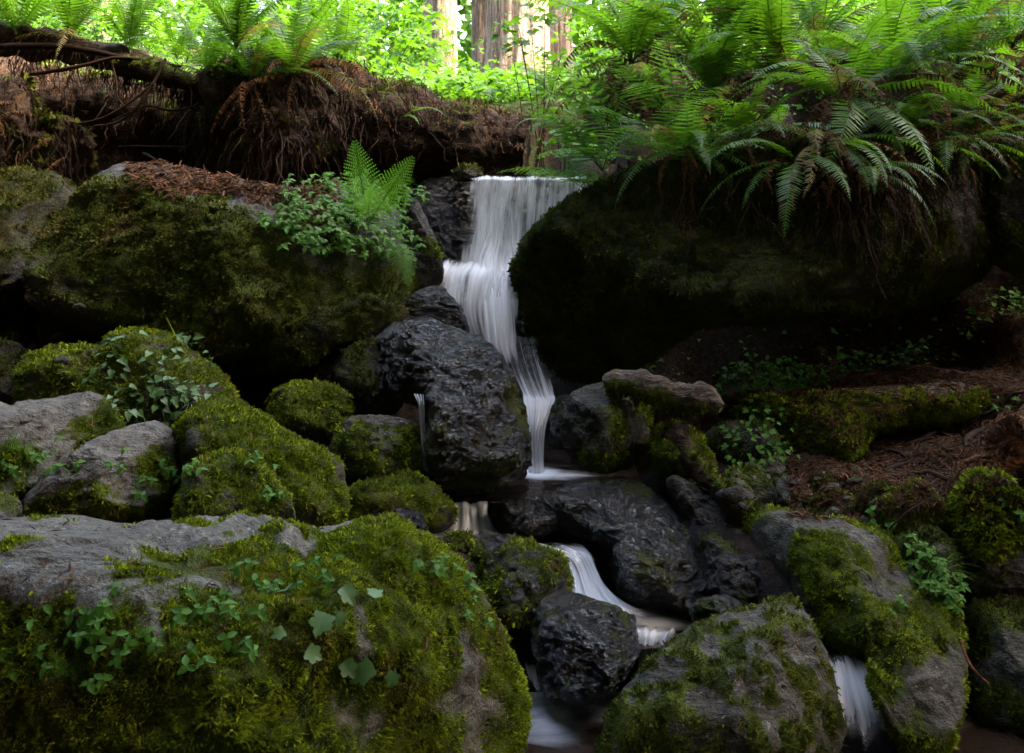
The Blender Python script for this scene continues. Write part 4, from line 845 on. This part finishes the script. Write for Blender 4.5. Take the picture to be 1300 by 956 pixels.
# ------------------------------------------------------------------ leafy herbs
def shape_ovate(k=9):
    t = np.linspace(0, 1, k // 2 + 2); w = .30 * np.sin(np.pi * t ** .75) ** .9
    return np.vstack([np.stack([t, w], 1), np.stack([t[-2:0:-1], -w[-2:0:-1]], 1)])
def shape_palm(l=5, seed=0):
    pts = [(-.02, 0)]
    an = np.linspace(-2.1, 2.1, l)
    for i, a in enumerate(an):
        r = .60 - .10 * abs(a) / 2.1
        for da, rr in ((-.42, .80), (-.3, .90), (-.2, .88), (-.1, 1.0), (0, 1.02), (.1, 1.0), (.2, .88), (.3, .90), (.42, .80)): pts.append((.36 + r * rr * math.cos(a + da), r * rr * math.sin(a + da)))
        if i < l - 1: 
            b = (a + an[i + 1]) / 2; pts.append((.36 + r * .68 * math.cos(b), r * .68 * math.sin(b)))
    return np.array(pts)
def shape_heart():
    return np.array([(.08, 0), (0, .12), (.03, .28), (.18, .38), (.38, .36), (.62, .22), (.85, .08), (1, 0), (.85, -.08), (.62, -.22), (.38, -.36), (.18, -.38), (.03, -.28), (0, -.12)])
def shape_maple():
    pts = [(0, 0)]
    for i, a in enumerate(np.linspace(-2.2, 2.2, 7)):
        r = [.5, .72, .88, 1., .88, .72, .5][i]
        if i: b = a - .367; pts.append((.3 + .40 * math.cos(b), .40 * math.sin(b)))
        pts += [(.3 + r * .66 * math.cos(a - .17), r * .66 * math.sin(a - .17)), (.3 + r * .85 * math.cos(a), r * .85 * math.sin(a)), (.3 + r * .66 * math.cos(a + .17), r * .66 * math.sin(a + .17))]
    return np.array(pts)
SH = {'ovate': shape_ovate(), 'palm': shape_palm(), 'heart': shape_heart(), 'maple': shape_maple()}
def leaves(p, d, nm, size, shape, rs, curl=.28, fold=.25):
    """flat leaf outlines: base p, direction d, normal nm"""
    d = d / np.linalg.norm(d, axis=1)[:, None]; s = np.cross(nm, d); s /= np.linalg.norm(s, axis=1)[:, None] + 1e-9; u = np.cross(d, s)
    S = SH[shape]; k = len(S); x = S[:, 0][None, :, None]; y = S[:, 1][None, :, None]; z = size[:, None, None]
    zz = -curl * x ** 2 + fold * np.abs(y) * 1.2
    V = p[:, None] + (d[:, None] * x + s[:, None] * y + u[:, None] * zz) * z
    n = len(p)
    # midrib vertex row so that each leaf bends: fan around the middle
    c = p + (d * .42 - u * curl * .18) * size[:, None]
    VV = np.concatenate([V, c[:, None]], 1).reshape(-1, 3)
    j = np.arange(k); tri = np.stack([j, (j + 1) % k, np.full(k, k)], 1)
    Fc = (np.arange(n) * (k + 1))[:, None, None] + tri[None]
    tn = rs.uniform(.05, .9, n)
    tt = np.repeat(tn[:, None], k + 1, 1) * .8; tt[:, -1] += .05
    return VV, Fc.reshape(-1, 3), tt.ravel()
def herb(px, py, n, size, label, group=None, shape='ovate', H=.08, rad=.08, mat='herb', name='leafy_herb', trefoil=True, pos=None, cat='plant', front=.45, seed=0):
    p, nr = hit(px, py) if pos is None else pos
    NF[0] += 1; rs = np.random.RandomState(NF[0] * 7 + 3)
    root = empty(name, p, label, cat, group)
    ax = nr * .8 + np.array([0, -.15, .5]); ax /= np.linalg.norm(ax)
    st = MB(); lp = []; ld = []; ln = []; ls = []
    for i in range(n):
        o = np.cross(ax, rs.normal(size=3)); o /= np.linalg.norm(o); 
        tip = p + ax * H * rs.uniform(.5, 1.3) + o * rad * math.sqrt(rs.rand())
        b = p + o * rad * .15; mid = (b + tip) / 2 + ax * H * .15
        V, Q, T = tube(np.array([b, mid, tip]), np.array([.0022, .0018, .0012]) * (size / .04) ** .5, 4, 6); st.add(V, Q, T, a=.3)
        m = 3 if trefoil else 1
        a0 = rs.rand() * 6.28
        up = ax * .6 + np.array([0, -front, .7]) + rs.normal(size=3) * .25; up /= np.linalg.norm(up)
        e1 = np.cross(up, [0.3, .2, 1]); e1 /= np.linalg.norm(e1); e2 = np.cross(up, e1)
        if not trefoil: # leaf points outward and down the slope
            dd = o + np.array([0, -.3, -.5]); dd -= up * (dd @ up); a0 = math.atan2(dd @ e2, dd @ e1) + rs.normal() * .4
        for q in range(m):
            a = a0 + q * 2.094; lp.append(tip - (0 if trefoil else 1) * .0); ld.append(e1 * math.cos(a) + e2 * math.sin(a) - up * .12); ln.append(up); ls.append(size * rs.uniform(.7, 1.2))
    st.build('stem', M[mat], root, origin=p)
    V, Fc, t = leaves(np.array(lp), np.array(ld), np.array(ln), np.array(ls), shape, rs)
    mk('foliage', V, Fc, M[mat], root, attrs={'tone': t}, origin=p, smooth=False)
    return root
G1 = 'trefoil herbs on the face of the foreground boulder'
for px, py, n in ((105, 790, 4), (130, 775, 5), (62, 800, 3), (112, 825, 6), (135, 850, 3), (235, 790, 5), (285, 780, 4), (320, 745, 5), (290, 830, 4), (355, 755, 4), (310, 780, 3), (45, 858, 3), (180, 818, 5), (260, 845, 3)):
    herb(px, py, n, .038, 'small trefoil herb on the mossy face at the left of the foreground boulder', G1, H=.06, rad=.075)
for px, py, n, lab in ((545, 728, 6, 'upper pale trefoil herb near the right shoulder of the foreground boulder'), (572, 745, 5, 'lower pale trefoil herb near the right shoulder of the foreground boulder'), (595, 778, 3, 'tiny herb low on the right end of the foreground boulder'), (405, 735, 5, 'thin pale herb with narrow leaves in the middle of the foreground boulder top')):
    herb(px, py, n, .033, lab, H=.05, rad=.09)
for px, py, s, lab in ((365, 782, .085, 'large lobed leaf second from the top in the cluster on the foreground boulder'), (408, 802, .10, 'biggest scalloped leaf of the cluster on the foreground boulder'), (420, 765, .085, 'topmost lobed leaf of the cluster on the foreground boulder'), (365, 822, .07, 'pale lobed leaf under the large one at the left of the cluster'), (376, 838, .07, 'lobed leaf low at the left of the cluster, above the corner herbs'),
        (472, 792, .075, 'whitish lobed leaf seen edge-on right of the cluster'), (438, 806, .05, 'small round leaf beside the biggest scalloped leaf'), (432, 845, .08, 'pale lobed leaf at the bottom middle of the foreground boulder'), (468, 858, .085, 'lobed leaf at the bottom edge of the foreground boulder'), (395, 860, .06, 'dim lobed leaf at the bottom edge left of the paler ones'), (500, 858, .07, 'narrow lobed leaf rightmost along the bottom edge')):
    herb(px, py - 12, 1, s * .95, lab, shape='palm', H=.05, rad=.03, trefoil=False, name='lobed_leaf_herb', front=.35, mat='ivy')
for px, py, lab in ((435, 820, 'left of two small yellow flowers'), (452, 828, 'right of two small yellow flowers')): pass
# creeper on the dark rock, left
for i in range(34):
    px, py = R.uniform(128, 270), R.uniform(440, 530)
    herb(px, py, 3, .06, 'heart-leaved creeper sprig hanging on the dark rock behind the pale slab', 'creeper sprigs on the left rocks', shape='heart', H=.07, rad=.12, mat='ivy', trefoil=False, name='creeper', front=.2)
herb(165, 418, 4, .085, 'broad-leaved sprig sticking up from the crest of the dark creeper rock', shape='ovate', H=.12, rad=.12, mat='ivy', trefoil=False, name='creeper', front=0)
herb(243, 440, 6, .075, 'leafy creeper runner on the right shoulder of the dark creeper rock', shape='heart', H=.13, rad=.16, mat='ivy', trefoil=False, name='creeper', front=.1)
# herbs on the left boulder beside the twin-frond fern
for i in range(75):
    t = R.rand(); px, py = R.uniform(345, 525), R.uniform(235, 335)
    if py > 262 + (px - 345) * .35 + 40: continue
    herb(px, py, 7, .05, 'little leafy herb in the green patch around the two upright fern fronds', 'herbs on the left boulder', H=.10, rad=.13, mat=('herb', 'lady')[i % 2], trefoil=True)
for px, py in ((90, 600), (45, 600), (60, 575), (150, 590), (190, 600), (225, 605), (330, 595), (15, 600), (170, 625), (345, 640), (250, 600)):
    herb(px, py, 4, .04, 'small herb growing in the moss of the left middle rocks', 'herbs on the left middle rocks', H=.05, rad=.08)
# dark undergrowth beside the long slab, right
for i in range(40):
    px, py = (R.uniform(945, 1020), R.uniform(462, 500)) if i < 14 else (R.uniform(930, 1000), R.uniform(520, 610))
    herb(px, py, 4, .05, 'shaded round-leaved herb clinging beside the long mossy slab', 'herbs beside the long slab', shape='heart', H=.09, rad=.11, mat='herb', trefoil=False, front=.3)
for px, py, Y in ((950, 490, 8.2), (965, 475, 8.3), (985, 482, 8.3), (1005, 490, 8.2), (1035, 488, 8.1)):
    herb(0, 0, 9, .05, 'herb sprouting in the dark mouth of the hollow behind the long slab', 'herbs in the hollow', shape='heart', H=.12, rad=.14, trefoil=False, pos=(P(px, py, Y), np.array([0, -.4, .9])))
# loose pebbles between the rocks
def pebble(i):
    rs_ = np.random.RandomState(900 + i); n, m = 20, 11
    th, ph = np.meshgrid(np.linspace(0, 2 * np.pi, n, endpoint=False), np.linspace(-1.5, 1.5, m)); 
    V = np.stack([np.cos(th) * np.cos(ph), np.sin(th) * np.cos(ph) * .8, np.sin(ph) * .55], -1).reshape(-1, 3)
    V = V * (1 + .28 * fbm(V * 1.3 + i * 5, 3) + .1 * ridged(V * 2 + i, 2))[:, None]
    o = mk('pebble', V, [gridq(n, m, True), np.arange(n)[None, ::-1], (np.arange(n) + n * (m - 1))[None]], M[('grey', 'dark', 'mossy')[i % 3]], attrs={'moss': np.clip(V[:, 2] * .5 + .1 + (i % 3 == 2) * .2, 0, 1)}); me = o.data; bpy.data.objects.remove(o); return me
PB = [pebble(i) for i in range(6)]
for i in range(70):
    if i < 36: px, py = R.uniform(905, 1130), R.uniform(580, 680)
    elif i < 60: px, py = R.uniform(10, 130), R.uniform(370, 460)
    else: px, py = R.uniform(925, 1090), R.uniform(585, 650)
    p, n = hit(px, py)
    if n[2] < .45: continue
    o = bpy.data.objects.new('pebble', PB[i % 6]); COL.objects.link(o); sc2 = R.uniform(.018, .05) * (2.2 if R.rand() < .2 else 1); o.location = p - np.array([0, 0, .25 * sc2]); o.rotation_euler = (R.normal(0, .2), R.normal(0, .2), R.uniform(0, 6.28)); o.scale = (sc2, sc2, sc2)
    tag(o, 'small loose stone lying in a gap between the bigger rocks', 'stone', 'small loose stones between the rocks')
# grassy sprigs on the large sloping boulder
for px, py in ((1165, 705), (1180, 715), (1190, 730), (1200, 745), (1185, 750), (1195, 765), (1175, 735), (1205, 760), (1210, 775)):
    herb(px, py, 6, .04, 'bright leafy sprig on the right shoulder of the large sloping boulder', 'sprigs on the sloping boulder', H=.08, rad=.08)
herb(1135, 775, 4, .035, 'isolated trefoil herb on the dark face of the large sloping boulder', H=.04, rad=.06)
herb(1278, 520, 9, .04, 'bright green tuft of herb on the dirt path at the right edge', H=.05, rad=.12)
herb(1120, 662, 4, .05, 'flat pale leaves at the foot of the angular rock by the path', H=.05, rad=.09)
for px, py, lab in ((1285, 655, 'pale leaves in the dark under the yellow-green moss block'), (1290, 378, 'lone green sprig on the slope at the right edge')): herb(px, py, 3, .05, lab, H=.06, rad=.08)
def grass(px, py, n, L, label):
    p, nr = hit(px, py); rs = np.random.RandomState(int(px)); m = MB()
    for i in range(n):
        a = rs.rand() * 6.28; d = np.array([math.cos(a) * .7, math.sin(a) * .7 - .2, .9]); l = L * rs.uniform(.5, 1.1); pts = []; c = p.copy()
        for k in range(8): pts.append(c.copy()); c = c + d / np.linalg.norm(d) * l / 8; d = d + np.array([0, -.03, -.2])
        pts = np.array(pts); s = np.cross(d, [0, 0, 1.]); s /= np.linalg.norm(s) + 1e-6; w = np.linspace(.0045, .0005, 8)[:, None]
        m.add(np.stack([pts - s * w, pts + s * w], 1).reshape(-1, 3), np.array([[2 * k, 2 * k + 1, 2 * k + 3, 2 * k + 2] for k in range(7)]), a=rs.uniform(.2, .8))
    o = m.build('grass_tuft', M['herb'], origin=p, smooth=False); tag(o, label, 'grass')
grass(1190, 735, 22, .3, 'tuft of thin arching grass on the shoulder of the large sloping boulder')
grass(560, 815, 8, .12, 'wisp of grass in the moss at the right end of the foreground boulder')
def twig(pts, r, label, mat='root', tone=.9):
    V, Q, T = tube(np.array(pts), np.array([r, r * .8, r * .4]), 6, 24, .2, 20, 1)
    tag(mk('fallen_twig', V, [Q, T], M[mat], attrs={'tone': np.full(len(V), tone)}, origin=pts[0]), label, 'twig')
twig([P(1128, 672, 5.6), P(1155, 648, 5.6), P(1185, 631, 5.7)], .006, 'thin pale twig leaning against the angular rock by the path')
twig([P(1219, 812, 5.0), P(1232, 845, 4.9), P(1255, 868, 4.9)], .010, 'reddish stick slanting between the two boulders at lower right', 'rootwood')
twig([P(207, 395, 7.0), P(222, 425, 6.9), P(240, 460, 6.7)], .006, 'thin mossy stem rising from the dark creeper rock', 'moss')

# ------------------------------------------------------------------ trees and background
def trunk(px, Y, wpx, label, seed, lean=0, base=150, top=14):
    x0, _, z0 = P(px, base, Y); r = wpx / 2 / F * Y
    rs = np.random.RandomState(seed); n, ns = 170, 110
    zz = np.linspace(z0 - .6, top, n); th = np.linspace(0, 2 * np.pi, ns, endpoint=False)
    ZZ, TH = np.meshgrid(zz, th, indexing='ij')
    fl = 1 + .35 * np.exp(-(ZZ - z0) / (r * 1.3)) - .015 * (ZZ - z0) / r * .3
    tw = TH + .02 * ZZ
    ridge = ridged(np.stack([np.cos(tw).ravel() * 3.4, np.sin(tw).ravel() * 3.4, ZZ.ravel() * .22 + seed], 1), 3).reshape(n, ns)
    ridge2 = ridged(np.stack([np.cos(tw).ravel() * 9, np.sin(tw).ravel() * 9, ZZ.ravel() * .5 + seed], 1), 2).reshape(n, ns)
    rr = r * fl * (.95 + .07 * ridge + .03 * ridge2)
    V = np.stack([x0 + lean * (ZZ - z0) + rr * np.cos(TH), Y + rr * np.sin(TH), ZZ], -1).reshape(-1, 3)
    root = empty('redwood_tree', (x0, Y, z0), label, 'tree')
    mk('trunk', V, gridq(ns, n, True), M['redwood'], root, origin=(x0, Y, z0))
    m = MB(); m2 = MB()
    for k in range(26):   # boughs with needle sprays well above the picture and a few low ones
        z = rs.uniform(7, top); a = rs.rand() * 6.28; l = rs.uniform(1.5, 3.5)
        b = np.array([x0 + lean * (z - z0), Y, z]); e = b + np.array([math.cos(a), math.sin(a), -.25]) * (r + l)
        V, Q, T = tube(np.array([b, (b + e) / 2 + [0, 0, .2], e]), np.array([.07, .05, .02]), 5, 8); m2.add(V, Q, T, a=.3)
        q = b + (e - b) * rs.uniform(.25, 1.05, 90)[:, None] + rs.normal(size=(90, 3)) * [.35, .35, .25]
        d = rs.normal(size=(90, 3)) * [1, 1, .3] + [0, 0, -.4]; d /= np.linalg.norm(d, axis=1)[:, None]
        s = np.cross(d, rs.normal(size=(90, 3))); s /= np.linalg.norm(s, axis=1)[:, None]
        L = rs.uniform(.2, .45, 90)[:, None]
        V = np.stack([q, q + d * L * .5 + s * L * .2, q + d * L, q + d * L * .5 - s * L * .2], 1).reshape(-1, 3)
        m.add(V, np.arange(360).reshape(90, 4), a=np.repeat(rs.uniform(.1, .9, 90), 4))
    m2.build('bough', M['redwood'], root, origin=(x0, Y, z0)); m.build('crown', M['conifer'], root, smooth=False, origin=(x0, Y, z0))
    return root
trunk(559, 23, 40, 'slender pinkish redwood trunk rising behind the fall, left of the thick one', 3, base=120)
trunk(655, 21, 76, 'thick pale redwood trunk with furrowed bark in the bright background', 5, lean=.012, base=130)
trunk(612, 27, 26, 'dim redwood trunk half hidden between the two bright ones', 8, base=120)
trunk(705, 26, 40, 'pale redwood trunk behind the maple leaves right of the thick one', 9, base=125)
trunk(120, 26, 40, 'dark trunk deep in the green at the top left', 14, base=100)
trunk(1000, 24, 46, 'brown trunk hidden behind the ferns at the top right', 15, base=100)

def maple_shrub(px, py, Y, n, spread, label=None, group=None, h=.9, mat='maple', size=.13, name='maple_shrub'):
    NF[0] += 1; rs = np.random.RandomState(NF[0] + 500)
    c = P(px, py, Y); g = tz([c[0]], [c[1]])[0]; base = np.array([c[0], c[1], g])
    root = empty(name, base, label, 'shrub', group)
    m = MB(); tips = []
    k = max(4, n // 22)
    for i in range(k):
        a = rs.rand() * 6.28; t = c + np.array([math.cos(a) * spread[0], math.sin(a) * spread[0], 0]) * math.sqrt(rs.rand()) + [0, 0, rs.uniform(-.5, .5) * spread[1]]
        V, Q, T = tube(np.array([base, (base + t) / 2 + [0, 0, .12], t]), np.array([.007, .005, .003]), 4, 8); m.add(V, Q, T, a=.4); tips.append(t)
    m.build('stem', M['root'], root, origin=base)
    tips = np.array(tips)[rs.randint(0, k, n)]
    p = tips + rs.normal(size=(n, 3)) * [.25, .25, .07] * np.array([spread[0] ** .5, spread[0] ** .5, 1])
    nm = rs.normal(size=(n, 3)) * .38 + [0, -.25, 1]; nm /= np.linalg.norm(nm, axis=1)[:, None]
    a = rs.rand(n) * 6.28; d = np.stack([np.cos(a), np.sin(a), -.15 + a * 0], 1)
    V, Fc, t = leaves(p, d, nm, size * rs.uniform(.6, 1.25, n), 'maple', rs)
    mk('foliage', V, Fc, M[mat], root, attrs={'tone': t}, origin=base, smooth=False)
GB = 'bright leafy shrubs beyond the log'
for px, py, Y, n, sp in [(480, 60, 14, 260, (.9, .7)), (420, 70, 15, 240, (.9, .7)), (500, 110, 13.2, 260, (.8, .35)), (560, 118, 13.6, 260, (.8, .3)), (620, 125, 13.2, 280, (.8, .3)), (670, 110, 14, 240, (.7, .35)), (590, 100, 16, 240, (1, .4)), (530, 60, 17, 160, (.6, .7)),
        (470, 20, 16, 240, (1., .6)), (330, 20, 14, 220, (1, .5)), (230, 25, 14, 220, (1, .6)), (130, 20, 14.5, 220, (1., .6)), (40, 20, 14, 220, (1, .6)), (400, 15, 17, 240, (1.2, .8)), (180, 0, 18, 220, (1.4, .8)), (60, -10, 19, 220, (1.4, .8)),
        (880, 20, 13.5, 240, (1, .6)), (980, 15, 14, 240, (1, .6)), (1080, 10, 13.5, 240, (1, .6)), (1180, 10, 14, 240, (1, .6)), (1280, 10, 14, 220, (1, .6)), (760, 20, 15, 200, (.8, .8)), (930, -10, 18, 240, (1.6, 1)), (1120, -10, 18, 240, (1.6, 1)), (760, 90, 13.5, 200, (.6, .6))]:
    maple_shrub(px, py, Y, n, sp, 'sunlit bright green shrub in the blurred growth beyond the log', GB)
for px, py, Y, n, sp, lab in [(690, 30, 10.5, 60, (.35, .3), 'few crisp maple leaves in front of the thick pale trunk'), (675, 75, 11, 50, (.35, .25), 'low maple sprig at the foot of the thick pale trunk'), (716, 185, 9.95, 40, (.2, .22), 'bright sprig of maple leaves just right of the log end'), (445, 30, 11.5, 90, (.5, .4), 'maple sprig hanging in the light at the upper left of the trunks')]:
    maple_shrub(px, py, Y, n, sp, lab, None, size=.10)
# ground cover beyond the log and on the right bank
def cover(n, x, y, size, seed, name, label, hgt=.25, mat='maple', shape='heart'):
    rs = np.random.RandomState(seed); X = rs.uniform(*x, n); Y = y[0] + (y[1] - y[0]) * rs.rand(n) ** 1.4; z = tz(X, Y)
    k = (np.abs(X) > .9) | (Y > 12.2); 
    p = np.stack([X, Y, z + hgt * rs.rand(n) * (.4 + .8 * sstep(-.3, .4, fbm(np.stack([X, Y, X * 0], 1) * 1.1, 2)))], 1)[k]; n = len(p)
    nm = rs.normal(size=(n, 3)) * .4 + [0, -.3, 1]; nm /= np.linalg.norm(nm, axis=1)[:, None]; a = rs.rand(n) * 6.28
    V, Fc, t = leaves(p, np.stack([np.cos(a), np.sin(a), a * 0 - .1], 1), nm, size * rs.uniform(.5, 1.3, n), shape, rs)
    tag(mk(name, V, Fc, M[mat], attrs={'tone': t}, smooth=False), label, 'undergrowth', None, 'stuff')
cover(9000, (-9, 9), (11.6, 19), .09, 3, 'undergrowth', 'carpet of bright small leaves on the sunny ground beyond the log', .45)
cover(9000, (-22, 22), (19, 40), .2, 4, 'undergrowth', 'far bright undergrowth between the redwood trunks', 1.0)
cover(3500, (.9, 7), (8.6, 11.6), .06, 6, 'undergrowth', 'low leafy growth between the ferns on top of the right bank', .22, 'herb')
def woods(n, seed):
    rs = np.random.RandomState(seed)
    X = rs.uniform(-45, 45, n); Y = rs.uniform(36, 56, n); z = tz(X, Y) + 15 * rs.rand(n) ** 1.3
    keep = fbm(np.stack([X * .25, Y * .25, z * .35], 1), 3) > -.12
    p = np.stack([X, Y, z], 1)[keep]; n = len(p)
    d = rs.normal(size=(n, 3)); d /= np.linalg.norm(d, axis=1)[:, None]; s = np.cross(d, rs.normal(size=(n, 3))); s /= np.linalg.norm(s, axis=1)[:, None]
    L = rs.uniform(.25, .7, n)[:, None]
    V = np.stack([p - d * L, p + s * L * .5, p + d * L, p - s * L * .5], 1).reshape(-1, 3)
    tag(mk('far_woods', V, np.arange(4 * n).reshape(n, 4), M['maple'], attrs={'tone': np.repeat(rs.uniform(.05, .9, n), 4)}, smooth=False), 'bright mass of sunlit forest leaves far behind the redwoods', 'woods', None, 'stuff')
woods(52000, 9)
# unseen trees added round the viewpoint: crowns placed to block sky and sun
def added_shade_tree(x, y, cx, cy, rx, ry, n, label, z0=8.2, z1=12.5):
    NF[0] += 1; rs = np.random.RandomState(NF[0]); g = tz([x], [y])[0]
    root = empty('added_shade_tree', (x, y, g), label, 'tree')
    V, Q, T = tube(np.array([[x, y, g - .5], [x, y, g + 3], [x + (cx - x) * .1, y + (cy - y) * .1, 10], [x + (cx - x) * .2, y + (cy - y) * .2, 14]]), np.array([.6, .45, .35, .1]), 20, 60, .15, 2, 1)
    mk('trunk', V, [Q, T], M['redwood'], root, origin=(x, y, g))
    q = rs.normal(size=(n, 3)); q /= np.linalg.norm(q, axis=1)[:, None]; q *= rs.rand(n)[:, None] ** (1 / 2.6)
    p = q * [rx, ry, (z1 - z0) / 2] + [cx, cy, (z0 + z1) / 2]
    d = rs.normal(size=(n, 3)) * [1, 1, .35]; d /= np.linalg.norm(d, axis=1)[:, None]; s = np.cross(d, [0, 0, 1.] + rs.normal(size=(n, 3)) * .4); s /= np.linalg.norm(s, axis=1)[:, None]
    L = rs.uniform(.25, .6, n)[:, None]
    V = np.stack([p - d * L, p + s * L * .55, p + d * L, p - s * L * .55], 1).reshape(-1, 3)
    mk('crown', V, np.arange(4 * n).reshape(n, 4), M['canopy'], root, attrs={'tone': np.repeat(rs.uniform(.05, .9, n), 4)}, smooth=False, origin=(x, y, g))
added_shade_tree(10, -4, 9.5, -2, 7.5, 7.5, 6000, 'broad unseen tree added for shade, right of the viewpoint', 9, 13)
added_shade_tree(10.5, 8, 9.3, 5.0, 7.6, 4.7, 6500, 'broad unseen tree added for shade, at the edge of the right bank', 8.5, 13)
added_shade_tree(-9, -3, -3, -2.3, 7.8, 7.4, 12500, 'broad unseen tree added for shade, left of the viewpoint', 8, 12.5)

added_shade_tree(-9.5, 5, -9.5, 6.5, 5.5, 6.5, 7000, 'broad unseen tree added for shade, on the left bank', 5.5, 11)

added_shade_tree(-3, -12, 0, -9.5, 15, 4.8, 14000, 'broad unseen tree added for shade, up the slope behind the viewpoint', 4.5, 13)
added_shade_tree(-12, -5, -12, -2, 4, 8, 7000, 'broad unseen tree added for shade, up the left slope behind the viewpoint', 5, 12)

# ------------------------------------------------------------------ light, sky, camera
w = bpy.data.worlds.new('World'); scene.world = w; w.use_nodes = True
nt = w.node_tree; bg = nt.nodes['Background']; sk = nt.nodes.new('ShaderNodeTexSky'); sk.sky_type = 'NISHITA'; sk.sun_disc = False
TS = Vector((.62, -.20, .75)).normalized()
sk.sun_elevation = math.asin(TS.z); sk.sun_rotation = math.atan2(TS.x, TS.y)
sk.air_density = 1.2; sk.dust_density = 5; sk.ozone_density = 1.
nt.links.new(sk.outputs[0], bg.inputs[0]); bg.inputs[1].default_value = .15
sl = bpy.data.lights.new('sun', 'SUN'); sl.energy = 2.0; sl.angle = math.radians(.53); sl.color = (1, .93, .82)
so = bpy.data.objects.new('sun', sl); COL.objects.link(so); so.rotation_euler = TS.to_track_quat('Z', 'Y').to_euler(); so.location = TS * 40
cam = bpy.data.cameras.new('camera'); co = bpy.data.objects.new('camera', cam); COL.objects.link(co)
co.rotation_euler = (math.pi / 2, 0, 0); cam.sensor_width = 36; cam.lens = 36 * F / 1300; cam.shift_y = -(478 - 230) / 1300
cam.clip_start = .1; cam.clip_end = 1000
cam.dof.use_dof = True; cam.dof.focus_distance = 6.0; cam.dof.aperture_fstop = 5.6
scene.camera = co
vs = scene.view_settings; vs.view_transform = 'Standard'; vs.look = 'None'; vs.gamma = 1; vs.use_curve_mapping = False; vs.exposure = 4.2
vs.use_white_balance = True; vs.white_balance_temperature = 7300
